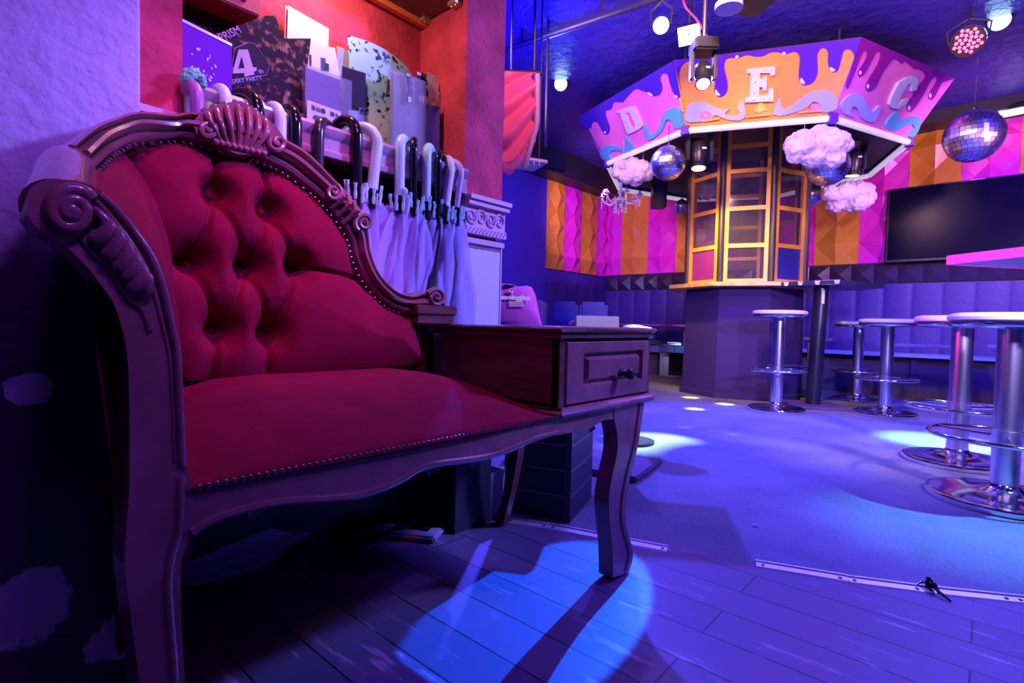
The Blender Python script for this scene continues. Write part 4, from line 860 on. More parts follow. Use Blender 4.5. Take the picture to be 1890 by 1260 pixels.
#@@ROOM
# ------------------------------------------------------------------ threshold strips
ALU = mat('anodised_strip', (0.92, 0.90, 0.92), 0.5, metal=0.55); GROOVE = mat('strip_groove', (0.05, 0.04, 0.06), 0.5)
def strip_(p, q, label, w=0.040):
    p, q = onZ(*p, 0.0), onZ(*q, 0.0); d = (q-p).normalized(); s_ = V((-d.y, d.x, 0)); L_ = (q-p).length
    o = thing('threshold_strip', (p+q)/2, label, 'threshold strip', 'metal strips along the carpet edge')
    b = MB(); pr_ = [(0, 0), (0.004, 0.004), (0.024, 0.007), (0.026, 0.005), (0.032, 0.005), (0.034, 0.008), (0.042, 0.008), (0.046, 0.004), (0.046, 0)]
    b.loft([[pp+s_*(u-0.02)+V((0, 0, z)) for u, z in pr_] for pp in (p, q)], close_u=True); k = len(pr_); b.f.append(tuple(range(k))); b.f.append(tuple(range(k, 2*k)))
    b.build('bar', ALU, o, ang=20)
    MB().pbox(p+s_*0.0065+V((0, 0, 0.0052)), q-p, s_*0.0045, V((0, 0, 0.0005))).build('groove', GROOVE, o)
    for t in (0.08, 0.92):
      b = MB(); b.lathe([(0.005, 0), (0.0045, .0022), (0, .003)], p+d*L_*t+s_*(-0.006)+V((0, 0, .0052)), 10)
      b.build('screw', mat('dull_screw', (.15, .13, .2), .4, metal=.6), o)
strip_((938, 961), (1012, 972), 'short metal threshold strip behind the rear bench leg')
strip_((1013, 972.5), (1128, 995), 'metal threshold strip left of the front cabriole leg')
strip_((1129, 995.5), (1232, 1015), 'metal threshold strip just right of the front cabriole leg')
strip_((1395, 1042), (1564, 1070), 'metal threshold strip starting at the torn floor gap')
strip_((1565, 1071), (1702, 1089), 'metal threshold strip left of the dark tape tuft')
strip_((1704, 1089.5), (1868, 1107), 'metal threshold strip right of the dark tape tuft')
strip_((1869, 1107), (2010, 1122), 'metal threshold strip cut off by the right edge')
c = onZ(1712, 1085, 0.0)
b = MB(); rng = random.Random(9)
for i in range(7):
    d = V((rng.uniform(-.03, .03), rng.uniform(-.035, .03), 0)); b.tube([c+V((0, 0, .010)), c+d*0.6+V((0, 0, .018+rng.random()*.01)), c+d*1.2+V((0, 0, .008))], [.004, .006, .002], 5, flat=0.4)
b.tube([c+V((0.0, 0, .012)), c+V((.02, -.03, .014)), onZ(1755, 1112, 0)+V((0, 0, .004))], [.005, .004, .003], 6)
tag(b.build('torn_tape', BLACKG), 'tuft of dark torn tape on the metal threshold strip', 'tape')
b = MB(); p = onZ(1391, 971, 0); b.tube([p+V((0, 0, .004)), p+V((.012, .01, .006))], .0035, 6); b.ball(p+V((0, 0, .005)), .006, 8, (1, 1, .6))
tag(b.build('paper_scrap', PAPER), 'tiny white paper scrap lying on the carpet', 'scrap')

# ------------------------------------------------------------------ clutter under the bench
b = MB(); p0, p1 = onZ(330, 1060, 0.05), onZ(610, 960, 0.06); rows = []
for i in range(9):
    t = i/8; c = p0+(p1-p0)*t; r = 0.055*math.sin(PI*min(1, .15+t*.8))+0.012; rows.append([c+V((r*.8*math.cos(a), r*.3*math.sin(a)*0, 0))+V((0, 0, 1))*(r*.7*math.sin(a)*(1+.25*math.cos(6*a)))+V((.5, .85, 0))*(0.15*r*math.cos(5*a)) for a in [2*PI*k/24 for k in range(24)]])
b.loft(rows, close_u=True); o = thing('folded_umbrella', ((p0+p1)/2).to_tuple()[:2]+(0,), 'clear plastic umbrella lying on the floor under the bench', 'umbrella'); b.build('canopy', VINYLC, o)
MB().cyl(p1, p1+(p1-p0)*0.25, 0.006, 10).build('shaft', CHROME, o)
p = onZ(640, 985, 0.035); q = onZ(715, 972, 0.035); d = (q-p); d.z = 0
o = thing('bottle', ((p+q)/2).to_tuple()[:2]+(0,), 'black bottle lying in the dark under the bench', 'bottle')
ex = d.normalized(); M = Matrix(((0, -ex.y, ex.x), (0, ex.x, ex.y), (1, 0, 0)))
MB().lathe([(0.0, 0), (.032, 0), (.034, .01), (.034, .10), (.026, .125), (.012, .15), (.012, .165)], p, 18, M=M).build('bottle_body', BLACKG, o)
MB().lathe([(.0145, .165), (.0145, .19), (0, .19)], p, 14, M=M).build('cap', BLACK, o)
o = thing('wrapped_packet', onZ(770, 985, 0), 'flat clear wrapped packet with white print lying under the bench', 'packet')
cz = onZ(770, 985, 0); b = MB(); b.cbox(cz+V((0, 0, .012)), (0.17, 0.13, 0.02), 0.5); b.build('wrapper', mat('silver_film', (.35, .35, .42), .25, bump=.6, bscale=30), o, bevel=.006)
MB().cbox(cz+V((0.01, 0.005, .0225)), (0.07, 0.05, 0.002), 0.5).build('dark_label', BLACK, o)
b = MB()
for i in range(4): b.cbox(cz+V((0.01+.02*i-.04, -.045+.012*i, .0225)), (0.05, 0.006, 0.002), 0.5)
b.build('printed_line', PAPER, o)
o = thing('paper_bag', onZ(885, 945, 0), 'white paper bag standing by the rear bench leg', 'bag'); cz = onZ(888, 948, 0)
b = MB(); b.loft([[cz+V((sx*.065*k, sy*.04*k, z)) for sx, sy in ((-1, -1), (1, -1), (1, 1), (-1, 1))] for z, k in ((0, 1), (.10, 1.02), (.16, 1.08), (.17, 1.1))], close_u=True); b.f.append((0, 1, 2, 3)); b.build('bag_body', mat('white_bag', (.6, .6, .66), .6, bump=.3, bscale=30), o)
MB().cyl(cz+V((-.055, -.045, .165)), cz+V((.07, -.045, .172)), .0025, 6).build('bag_rim', PAPER, o)
# seat underside webbing
b = MB(); 
for (px, py) in ((790, 880), (810, 868), (870, 866), (1088, 800), (460, 958)):
    b = MB(); p = onX(px, py, XF-0.06); b.add([p, p+V((0, .03, .01)), p+V((-.02, .02, .045)), p+V((0, -.01, .045))], [(0, 1, 2), (0, 2, 3)]); b.build('torn_webbing', mat('webbing_cloth', (.4, .38, .42), .8), ch)
MB().box((-1.13, 0.27, 0.445), (XF-0.03, 0.97, 0.456)).build('seat_underside', mat('dark_webbing', (.05, .035, .04), .9, bump=.6, bscale=40), ch)
# ------------------------------------------------------------------ crate behind the bench, pedestal table, white box, shirt
o = thing('plank_chest', (-1.20, 1.60, 0), 'dark plank sided chest on the carpet behind the bench leg', 'chest')
A_, B_ = V((-1.315, 1.462, 0)), V((-1.075, 1.545, 0)); e = (B_-A_).normalized(); nrm = V((-e.y, e.x, 0))
MB().pbox(A_+V((0, 0, 0)), B_-A_, nrm*0.30, (0, 0, 0.60)).build('body', CRATE, o)
MB().pbox(B_-e*0.025-nrm*.006, e*0.025, nrm*0.006, (0, 0, 0.60)).pbox(A_-nrm*.006, e*0.025, nrm*0.006, (0, 0, 0.60)).build('corner_post', mat('post_wood', (.10, .06, .08), .5), o)
b = MB(); b.ball(A_+e*0.14-nrm*0.008+V((0, 0, 0.40)), 0.035, 10, (1, .35, 1.1)); b.tube([A_+e*0.16-nrm*.01+V((0, 0, .40)), A_+e*0.18-nrm*.012+V((0, 0, .36)), A_+e*0.175-nrm*.01+V((0, 0, .33))], .006, 6); b.build('hasp', BLACK, o)
pc = V((-1.37, 2.30, 0)); o = thing('pedestal_table', pc, 'dark square pedestal table behind the bench drawer', 'table')
e1 = (onZ(1210, 860, 0)-onZ(1058, 868, 0)).normalized(); rz = math.radians(10); M2 = Matrix.Rotation(rz, 3, 'Z')
MB().cbox(pc+V((0, 0, .014)), (0.40, 0.40, 0.028), math.atan2(onZ(1210, 860, 0).y-onZ(1175, 885, 0).y, onZ(1210, 860, 0).x-onZ(1175, 885, 0).x)).build('base_plate', mat('plum_plate', (.14, .09, .13), .5), o, bevel=.006)
MB().cyl(pc+V((0, 0, .028)), pc+V((0, 0, .66)), 0.038, 20).build('column', mat('plum_column', (.20, .14, .19), .5), o)
MB().cbox(pc+V((0, 0, .672)), (0.40, 0.40, .024), 0.5).build('table_top', mat('dark_table_top', (.05, .035, .05), .3), o, bevel=.004)
tb = dep(1100, 606, 2.55); tb.z = 0.684
o = thing('tissue_box', tb, 'white tissue box on the table beyond the bench drawer', 'box')
MB().cbox(tb+V((0, 0, .028)), (0.20, 0.10, 0.056), 0.70).build('carton', mat('white_carton', (.85, .86, .86), .5), o, bevel=.003)
b = MB(); tp = dep(1054, 600, 2.55)
for k in range(6): b.ball(V((tp.x+.010*k*.5, tp.y+.012*k*.5, .70+.006*math.sin(k*2))), .016, 8, (1, .8, .7))
b.build('tissue', mat('pinkish_tissue', (.8, .7, .76), .8), o)
tp = dep(1172, 603, 2.9); b = MB(); b.ball(V((tp.x, tp.y, .69)), .075, 14, (1, .7, .35)); b.ball(V((tp.x-.03, tp.y-.03, .695)), .045, 12, (1, .9, .5))
# shirt on stool behind
sp = dep(962, 600, 3.0); o = thing('hung_shirt', (sp.x, sp.y, 0), 'purple printed tee shirt spread over a stand beside the white dado', 'shirt')
SHIRT = mat('purple_cotton', (0.40, 0.05, 0.45), 0.8, bump=.3, bscale=90)
rr_, uu = V((math.cos(YAW), math.sin(YAW), 0)), V((0, 0, 1)); ff = V((-math.sin(YAW), math.cos(YAW), 0))
ptz = [(1000, 604, .0), (994, 575, .01), (988, 545, .012), (981, 530, .008), (972, 527, .0), (955, 529, 0), (945, 524, 0), (928, 523, 0), (912, 524, 0), (900, 531, 0), (888, 527, 0), (880, 533, 0), (873, 570, 0), (868, 604, 0)]
pp = [dep(x, y, 3.0) for x, y, _ in ptz]; ctr = sum(pp, V())/len(pp); b = MB(); rows = []
for t, k in ((0, 1.0), (.02, 1.01), (.05, .94), (.075, .75), (.085, .35)):
    rows.append([ctr+(p-ctr)*k-ff*(t-.02) for p in pp])
b.loft(rows, close_u=True); b.loft([rows[0], [ctr+(p-ctr)*.9+ff*.06 for p in pp]], close_u=True)
b.f.append(tuple(range(4*len(pp), 5*len(pp)))); b.build('shirt_body', SHIRT, o, ang=80)
b = MB(); cc = dep(940, 527, 2.985); b.lathe([(.03, 0), (.032, .006), (.026, .01), (.022, .004)], cc-ff*.03+V((0, 0, -.006)), 18, M=Matrix.Identity(3)); b.build('neckband', mat('dark_collar', (.06, .02, .09), .8), o)
fp_ = lambda x, y: onP(x, y, dep(955, 560, 3.0)-ff*.072, ff)
text('printed_lettering', 'morningglass', fp_(949, 549), rr_, uu, .034, PAPER, o, bold=.0022)
b = MB()
b.tube([fp_(938, 536), fp_(944, 541), fp_(947, 536), fp_(946, 541)], [.003, .005, .004, .003], 5)
b.build('printed_heart', PAPER, o)
b = MB()
for i in range(3):
    for j in range(8): b.pbox(fp_(939+j*3.6+i*.5, 558+i*3.5), rr_*.0085, uu*.007, -ff*.0006)
b.build('printed_block', mat('pink_white_print', (.8, .6, .75), .6), o)
MB().cyl((sp.x, sp.y, 0), (sp.x, sp.y, .70), .03, 12).build('stand', BLACKM, o)
MB().lathe([(.0, 0), (.16, 0), (.16, .02), (.03, .03)], (sp.x, sp.y, 0), 20).build('stand_base', BLACKM, o)
# blue sofa at far left
sc0 = dep(1068, 600, 5.0); rz = math.radians(8)
o = thing('sofa', (sc0.x, sc0.y, 0), 'blue low backed sofa beside the dark far wall', 'sofa')
BLUEF = mat('blue_upholstery', (.10, .11, .48), .6, bump=.2, bscale=40); e = V((math.cos(.55), math.sin(.55), 0)); g = V((-e.y, e.x, 0))
for k in (0, 1):
    for r in (0, 1):
        b = MB(); b.pbox(V((sc0.x, sc0.y, .48+.22*r))+e*(-.27+.27*k), e*.262, g*.13, V((0, 0, .21))); b.build('back_cushion', BLUEF, o, bevel=.03)
MB().pbox(V((sc0.x, sc0.y, .18))-e*.30-g*.45, e*.6, g*.6, V((0, 0, .26))).build('seat', BLUEF, o, bevel=.03)
MB().pbox(V((sc0.x, sc0.y, 0))-e*.28-g*.42, e*.56, g*.54, V((0, 0, .18))).build('base', BLACKM, o)
MB().pbox(V((sc0.x, sc0.y, .1))-e*.36-g*.42, e*.055, g*.56, V((0, 0, .80))).build('arm', mat('pale_violet_panel', (.4, .33, .5), .5), o, bevel=.008)
# cloth bundle
cb = dep(1170, 605, 3.2); b = MB(); b.ball(V((cb.x, cb.y, .70)), .07, 14, (1, .8, .28)); b.ball(V((cb.x+.05, cb.y+.05, .685)), .05, 12, (1, .9, .3)); 
o = thing('side_table', (cb.x, cb.y, 0), 'small dark round table mostly hidden behind the bench drawer', 'table')
MB().lathe([(0, .648), (.09, .648), (.095, .656), (.09, .664), (0, .664)], (cb.x, cb.y, 0), 24).build('table_top', BLACKM, o); MB().lathe([(.14, 0), (.14, .015), (.02, .025), (.02, .648)], (cb.x, cb.y, 0), 20).build('column', BLACKM, o)
b2 = MB(); b2.ball(V((cb.x, cb.y, .684)), .075, 14, (1, .8, .28)); b2.ball(V((cb.x+.05, cb.y+.04, .680)), .05, 12, (1, .9, .3))
tag(b2.build('folded_cloth', mat('pale_blue_cloth', (.35, .60, .72), .8)), 'pale blue cloth heaped on the small round table', 'cloth')

# ------------------------------------------------------------------ benches and low tables along the far walls
LEDGE = mat('pale_blue_bench_top', (.30, .55, .75), .5); BENCHF = mat('dark_bench_front', (.09, .07, .09), .6)
o = thing('long_bench', (0.2, 7.2, 0), 'long dark bench with a pale blue edge along the striped back wall', 'bench')
MB().box((-1.75, 7.05, .425), (2.2, 7.55, .455)).build('seat_board', LEDGE, o); MB().box((-1.75, 7.12, 0), (2.2, 7.16, .425)).build('front_board', BENCHF, o)
for x in (-1.70, -.6, .5, 1.6): MB().box((x, 7.10, 0), (x+.05, 7.5, .425)).build('leg', BENCHF, o)
o = thing('tiled_bench', (-3.6, 6.9, 0), 'short tiled edge bench left of the octagonal counter', 'bench')
bl, br = onZ(1195, 642, .44), onZ(1275, 642, .44); bl, br = V((-3.95, 6.75, 0)), V((-2.9, 7.25, 0)); e = (br-bl).normalized(); g = V((-e.y, e.x, 0))
b = MB(); k = 6; L_ = (br-bl).length
for i in range(k): b.pbox(bl+e*(L_*i/k)+V((0, 0, .33)), e*(L_/k-.006), g*.3, V((0, 0, .09)))
b.build('tiled_seat', mat('blue_tiles', (.12, .12, .34), .2), o, bevel=.003)
for t in (0.02, .5, .9): MB().pbox(bl+e*(L_*t)+g*.02, e*.12, g*.25, V((0, 0, .33))).build('leg', mat('pale_leg', (.42, .40, .5), .5), o)
MB().pbox(bl+g*.27+V((0, 0, 0)), e*L_, g*.02, V((0, 0, .33))).build('back_board', BLACKM, o)
o = thing('ledge', ((bl+br)/2+g*.2).to_tuple()[:2]+(.70,), 'dark wall ledge with pink light painted in above the tiled bench', 'ledge')
MB().pbox(bl+g*.10+V((0, 0, .70)), e*L_*.8, g*.2, V((0, 0, .025))).pbox(bl+g*.28, e*.03, g*.02, V((0, 0, .70))).pbox(bl+g*.28+e*L_*.77, e*.03, g*.02, V((0, 0, .70))).build('board', mat('pink_lit_board', (.4, .03, .15), .3), o)  # board coloured pink in place of pink light falling on it
wc = bl+e*(L_*.66)+g*.14; 
o = thing('foam_plates', (wc.x, wc.y, .42), 'stack of pinkish white plates on the tiled bench', 'plate'); MB().lathe([(.05, 0), (.10, .015), (.10, .03), (.095, .035), (.10, .05), (.0, .055)], (wc.x, wc.y, .42), 20).build('plate_stack', PAPER, o)
cl = bl+e*(L_*.36)+g*.15; b = MB(); b.ball(V((cl.x, cl.y, .46)), .16, 14, (1.2, .8, .35)); b.ball(V((cl.x+.12, cl.y+.02, .43)), .12, 14, (1.2, .8, .2)); 
tag(b.build('dark_jacket', mat('dark_cloth', (.05, .06, .10), .8, bump=.5, bscale=20)), 'dark jacket dropped on the tiled bench', 'jacket')
def low_table(px, py, z, w, dpt, label):
    p = onZ(px, py, 0); o = thing('low_table', p, label, 'table', 'low tables by the back bench')
    MB().box((p.x-w/2, p.y-dpt/2, z-.03), (p.x+w/2, p.y+dpt/2, z)).build('table_top', mat('violet_table_top', (.22, .20, .36), .25), o, bevel=.005)
    for sx in (-1, 1):
        x = p.x+sx*(w/2-.12)
        b = MB(); b.tube(smooth([(x, p.y-.10, z-.03), (x, p.y-.13, z-.10), (x, p.y-.10, z*.4), (x, p.y-.10, .01)], 4), .025, 10); b.build('leg', mat('grey_leg', (.25, .24, .28), .4), o)
        MB().box((x-.05, p.y-.25, 0), (x+.05, p.y+.15, .02)).build('foot', mat('grey_leg', (.25, .24, .28), .4), o)
low_table(1700, 745, .58, .75, .40, 'low grey legged table right of the middle stools')
low_table(1915, 765, .60, .70, .40, 'low grey legged table behind the near stools')
low_table(1505, 735, .62, .32, .35, 'narrow low table just behind the black counter post')

# ------------------------------------------------------------------ kiosk with octagonal counter
KC = V((-1.985, 5.94, 0)); OFF = -137.0
def octv(c, R_, z, off=OFF): return [V((c.x+R_*math.cos(math.radians(off+45*k)), c.y+R_*math.sin(math.radians(off+45*k)), z)) for k in range(8)]
o = thing('octagon_booth', KC, 'octagonal booth with orange window frames on a dark carpeted base', 'booth')
b = MB(); b.loft([octv(KC, .645, 0), octv(KC, .645, .05), octv(KC, .62, .055), octv(KC, .60, 1.095)], close_u=True); b.build('base', BASEC, o, ang=20)
b = MB(); b.loft([octv(KC, .78, 1.095), octv(KC, .79, 1.10), octv(KC, .79, 1.132), octv(KC, .78, 1.138)], close_u=True); b.f.append(tuple(range(8))); b.f.append(tuple(range(24, 32))); b.build('counter', mat('orange_counter', (.80, .40, .10), .35, var=.3, vscale=18), o, ang=20)
V0, V1 = octv(KC, .60, 1.138), octv(KC, .60, 2.66)
for k in range(8):
    MB().cyl(V0[k], V1[k]+V((0, 0, .35)), .030, 12).build('corner_post', POST, o)
pane_m = {0: mat('magenta_pane', (.75, .02, .62), .2), 2: mat('blue_pane', (.05, .05, .55), .2)}
ZR = [1.138, 1.50, 1.86, 2.22, 2.46, 2.66]
for k in range(8):
    a, c = V0[k], V0[(k+1) % 8]; e = (c-a).normalized(); nn_ = V((e.y, -e.x, 0)); a2, c2 = a+e*.032, c-e*.032; L_ = (c2-a2).length
    b = MB(); t = .036
    for q in (0, L_-t): b.pbox(a2+e*q-nn_*.012, e*t, nn_*.024, V((0, 0, 1.50)))
    for z in ZR: b.pbox(V((a2.x, a2.y, z-.020 if z > 1.2 else z))+e*t-nn_*.011, e*(L_-2*t), nn_*.022, V((0, 0, .040)))
    fo = b.build('window_frame', FRAMEY, o)
    g0 = MB().pbox(a2+e*t-nn_*.002, e*(L_-2*t), nn_*.004, V((0, 0, 1.30))); g0.build('pane', GLASS, fo)
    if k in pane_m: MB().pbox(V((a2.x, a2.y, 1.15))+e*t-nn_*.010, e*(L_-2*t), nn_*.004, V((0, 0, .33))).build('coloured_pane', pane_m[k], fo)
b = MB(); b.loft([octv(KC, .62, 2.63), octv(KC, .62, 2.70)], close_u=True); b.f.append(tuple(range(8))); b.build('top_ring', POST, o, ang=20)
# bar top reaching right of the booth, on a black post
ba = [(1424, 525), (1548, 522), (1630, 530), (1560, 545), (1470, 548)]
pts = [onZ(x, y, 1.115) for x, y in ba[:3]]; pts = [V((-1.45, 5.36, 1.09)), V((-.98, 5.28, 1.09)), V((-.72, 5.92, 1.09)), V((-.95, 6.25, 1.09)), V((-1.19, 6.10, 1.09)), V((-1.25, 5.7, 1.09))]
o = thing('bar_counter', V((-1.12, 5.60, 0)), 'dark angular bar top on a black post right of the booth', 'bar table')
MB().poly(pts, (0, 0, .04)).build('top_board', mat('dark_laminate', (.05, .045, .07), .25), o, bevel=.004)
b = MB(); e = (pts[1]-pts[0]); nn_ = V((e.y, -e.x, 0)).normalized()
for t in (.06, .32, .62, .95):
    p = pts[0]+e*t+nn_*.003+V((0, 0, .038)); b.poly([p, p+e*.10, p+e*.085+V((0, 0, -.036)), p+e*.02+V((0, 0, -.036))], nn_*.002)
b.build('edge_sticker', mat('pale_sticker', (.7, .62, .7), .5, var=.4, vscale=30), o)
pb = onZ(1497, 752, 0); pb = V((-1.17, 5.48, 0))
MB().cyl(pb+V((0, 0, .02)), pb+V((.03, .02, 1.09)), .062, 20).build('post', mat('black_post', (.015, .015, .03), .3), o)
MB().cbox(pb+V((0, 0, .011)), (.46, .46, .022), .55).build('foot_plate', mat('plum_plate', (.14, .09, .13), .5), o, bevel=.004)
MB().cyl(pb+V((-.35, -.22, .36)), pb+V((.28, .18, .36)), .012, 8).build('foot_bar', BLACKM, o)
MB().pbox(pb+V((.045, -.055, .93)), (.02, .018, 0), (0, 0, .12), (.003, -.003, 0)).build('paper_label', PAPER, o)

# ------------------------------------------------------------------ octagonal sign canopy
CC = V((-2.04, 5.92, 0)); CO = -134.0
Bv, Tv = octv(CC, 1.45, 2.40, CO), octv(CC, 1.745, 2.865, CO)
cn = thing('sign_canopy', (CC.x, CC.y, 2.4), 'octagonal sign canopy painted with candy drips and white rim', 'sign')
face_m = [PINKP, CORAL, PINKP]+[mat('plain_violet_board', (.16, .06, .35), .5)]*5
FN = []; 
for k in range(8):
    a, c, c2, a2 = Bv[k], Bv[(k+1) % 8], Tv[(k+1) % 8], Tv[k]; n = (c-a).cross(a2-a).normalized()
    if n.dot(a-V((CC.x, CC.y, 2.5))) < 0: n = -n
    FN.append((a, n)); f = MB().poly([a, c, c2, a2], -n*.02).build('fascia_board', face_m[k], cn)
    # rounded white rim tube under the board, slight glow added to it
    e = (c-a).normalized(); MB().tube([a+e*.02+V((0, 0, -.018)), c-e*.02+V((0, 0, -.018))], .026, 10).build('rim_tube', mat('white_rim_glow', (.85, .8, .85), .4, emit=(1, .82, .95), estr=.45), cn)
    if k < 3: FN[k] += (f,)
b = MB(); b.loft([octv(CC, 1.43, 2.44, CO), octv(CC, .60, 2.72, CO)], close_u=True); b.build('inner_ceiling', mat('canopy_dark_lining', (.03, .025, .05), .6), cn)
for k in range(8): MB().cyl(octv(CC, 1.5, 2.86, CO)[k], octv(CC, 1.5, ZC, CO)[k], .012, 6).build('hanger', BLACKM, cn)
for k in (0, 1, 2, 3): MB().cbox(Bv[k]+V((0, 0, -.018)), (.065, .065, .07), math.radians(CO+45*k)).build('corner_cap', PURPLE, cn)
def art(k, pts, m, name, th=.006, off=0.0, sub=2, hole=None):
    a, n, f = FN[k]; P = [onP(x, y, a, n)+n*off for x, y in pts]
    if sub > 1: P = smooth(P, sub, True)
    H = [[onP(x, y, a, n)+n*off for x, y in hole]] if hole else []
    return MB().poly(P, n*th, H).build(name, m, f)
def cor(k, u, v):
    a, c, c2, a2 = Bv[k], Bv[(k+1) % 8], Tv[(k+1) % 8], Tv[k]; p = (a*(1-u)+c*u)*(1-v)+(a2*(1-u)+c2*u)*v; q = p-CAM; d = q.dot(_f); return (945+F_PX*q.dot(_r)/d, 630-F_PX*q.dot(_u)/d)
def drips(k, low, m, name='painted_drips'):
    a, n, f = FN[k]; L_ = smooth([onP(x, y, a, n) for x, y in low], 3); e1 = (Tv[(k+1) % 8]-Tv[k])
    top = [Tv[(k+1) % 8]-n*.0, Tv[k]-n*.0]; MB().poly([p+n*.0005 for p in L_]+[p+n*.0005 for p in top], n*.008).build(name, m, f)
drips(1, [(1258, 170), (1252, 141), (1256, 124), (1264, 115), (1274, 113), (1288, 122), (1304, 120), (1316, 128), (1320, 148), (1318, 166), (1321, 174), (1328.6, 178.6), (1338.6, 173), (1343, 163), (1342, 147), (1337, 127), (1338, 114), (1344, 107), (1363, 106), (1377, 101), (1394, 104), (1408, 103), (1423, 96), (1437, 96), (1449, 100), (1467, 95), (1476, 106), (1474, 136), (1477, 152), (1486, 157), (1501, 151), (1509, 133), (1508, 106), (1512, 93), (1520, 88), (1528, 96), (1528, 117), (1535, 132), (1546, 130), (1552, 111), (1557, 94), (1568, 91), (1577, 105), (1571, 127), (1563, 146), (1560, 160)], mat('violet_drip_paint', (.10, .015, .50), .35))
drips(0, [(1070, 229), (1080, 233), (1091, 236), (1094, 226), (1103, 224), (1110, 237), (1117, 247), (1124, 246), (1126, 234), (1119, 214), (1120, 203), (1129, 201), (1134, 188), (1149, 188), (1157, 180), (1173, 164), (1186, 167), (1194, 170), (1206, 177), (1219, 173), (1223, 160), (1219, 145), (1224, 135), (1233, 137), (1237, 151), (1243, 169), (1251, 179), (1256, 178)], mat('indigo_drip_paint', (.08, .03, .42), .35))
drips(2, [(1561, 160), (1564, 162), (1573, 143), (1587, 105), (1594, 94), (1599, 95), (1597, 108), (1584, 130), (1584, 140), (1590, 140), (1600, 127), (1613, 102), (1619, 95), (1624, 98), (1619, 117), (1600, 149), (1597, 162), (1603, 168), (1616, 159), (1628.5, 133), (1647, 110), (1654, 110), (1663, 117), (1670, 113), (1686, 127), (1695, 127), (1705, 136), (1703, 146), (1679, 181), (1673, 197), (1676, 206), (1686, 200), (1705, 171), (1717, 147), (1726, 141), (1727, 149), (1713, 174), (1716, 184), (1724, 178), (1736, 154), (1743, 150)], mat('plum_drip_paint', (.30, .015, .30), .35))
# drip highlights
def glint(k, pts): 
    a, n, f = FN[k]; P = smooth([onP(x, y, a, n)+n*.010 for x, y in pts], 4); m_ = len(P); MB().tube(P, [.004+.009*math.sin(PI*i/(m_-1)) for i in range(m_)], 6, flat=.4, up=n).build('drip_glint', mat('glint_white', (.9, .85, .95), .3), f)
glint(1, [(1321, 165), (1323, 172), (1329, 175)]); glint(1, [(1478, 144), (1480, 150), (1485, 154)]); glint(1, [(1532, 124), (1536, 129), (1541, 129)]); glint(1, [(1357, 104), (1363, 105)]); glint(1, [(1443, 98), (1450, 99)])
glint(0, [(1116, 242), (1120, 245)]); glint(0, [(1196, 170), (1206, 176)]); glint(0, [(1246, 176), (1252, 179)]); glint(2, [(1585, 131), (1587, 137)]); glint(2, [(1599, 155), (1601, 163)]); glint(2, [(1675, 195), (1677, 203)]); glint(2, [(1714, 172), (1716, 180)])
# waves
TE = TEAL; LI = LILAC
art(0, [(1120, 297), (1110, 286), (1112, 274), (1123, 267), (1137, 269), (1148, 272), (1157, 271), (1156, 258), (1155, 250), (1163, 260), (1171, 269), (1167, 277), (1157, 280), (1143, 276), (1131, 277), (1126, 284), (1130, 293), (1134, 298)], TE, 'painted_wave', .018)
art(0, [(1189, 229), (1194, 234), (1199, 246), (1206, 248), (1217, 237), (1223, 220), (1231, 204), (1245, 198), (1258, 203), (1263, 226), (1262, 233), (1246, 236), (1243, 223), (1234, 219), (1229, 226), (1223, 240), (1209, 253), (1197, 257), (1191, 246)], TE, 'painted_wave', .018)
art(1, [(1266, 222), (1265, 206), (1271, 194), (1281, 189), (1294, 188), (1308, 191), (1321, 198), (1334, 202), (1346, 201), (1337, 209), (1345, 213), (1360, 213), (1366, 207), (1362, 201), (1364, 190), (1371, 184), (1373, 196), (1376, 206), (1374, 216), (1365, 221), (1349, 221), (1334, 217), (1321, 211), (1314, 217), (1312, 221), (1296, 223), (1277, 225)], LI, 'painted_wave', .018)
art(1, [(1437, 178), (1440, 190), (1444, 200), (1455, 200), (1473, 186), (1493, 171), (1517, 167), (1536, 171), (1545, 186), (1543, 200), (1528, 206), (1512, 205), (1513, 192), (1500, 187), (1486, 199), (1464, 207), (1440, 213), (1426, 209), (1431, 196)], LI, 'painted_wave', .018)
art(2, [(1552, 206), (1551, 190), (1563, 176), (1577, 172), (1590, 179), (1597, 195), (1609, 205), (1616, 197), (1622, 194), (1620, 207), (1610, 224), (1597, 222), (1586, 213), (1580, 199), (1570, 196), (1567, 206), (1575, 215)], LI, 'painted_wave', .018)
art(2, [(1632, 230), (1640, 216), (1654, 204), (1655, 217), (1664, 221), (1679, 215), (1694, 216), (1696, 230), (1686, 250), (1674, 251), (1685, 236), (1681, 228), (1670, 231), (1655, 238), (1641, 239)], TE, 'painted_wave', .018)
for k, cx, cy, rx, ry in ((1, 1302, 212, 12, 8.5), (1, 1505, 198, 11, 8)):
    art(k, [(cx+rx*math.cos(t*PI/6), cy+ry*math.sin(t*PI/6)) for t in range(12)], mat('dusty_pink_paint', (.75, .28, .42), .4), 'painted_ring', .022, sub=1)
    art(k, [(cx+2.4*math.cos(t*PI/4), cy+2.2*math.sin(t*PI/4)) for t in range(8)], WHITEP, 'ring_bead', .028, sub=1)
GOLD = mat('gold_paint', (.95, .65, .12), .3)
for (x0, y0, x1, y1) in ((1297, 222.5, 1328, 217.5), (1377, 215, 1423, 210), (1472, 206.5, 1514, 203)):
    art(1, [(x0, y0-1.4), (x1, y1-1.4), (x1, y1+1.4), (x0, y0+1.4)], GOLD, 'gold_bar', .024, sub=1)
art(1, [(1394, 206), (1390, 200), (1397, 200), (1399, 191), (1404, 188), (1408, 190), (1411, 199), (1417, 203), (1409, 204), (1402, 208)], GOLD, 'gold_emblem', .012)
art(0, [(1254.5, 180), (1257.5, 179), (1263.5, 205), (1261, 207)], GOLD, 'gold_bar', .012, sub=1)
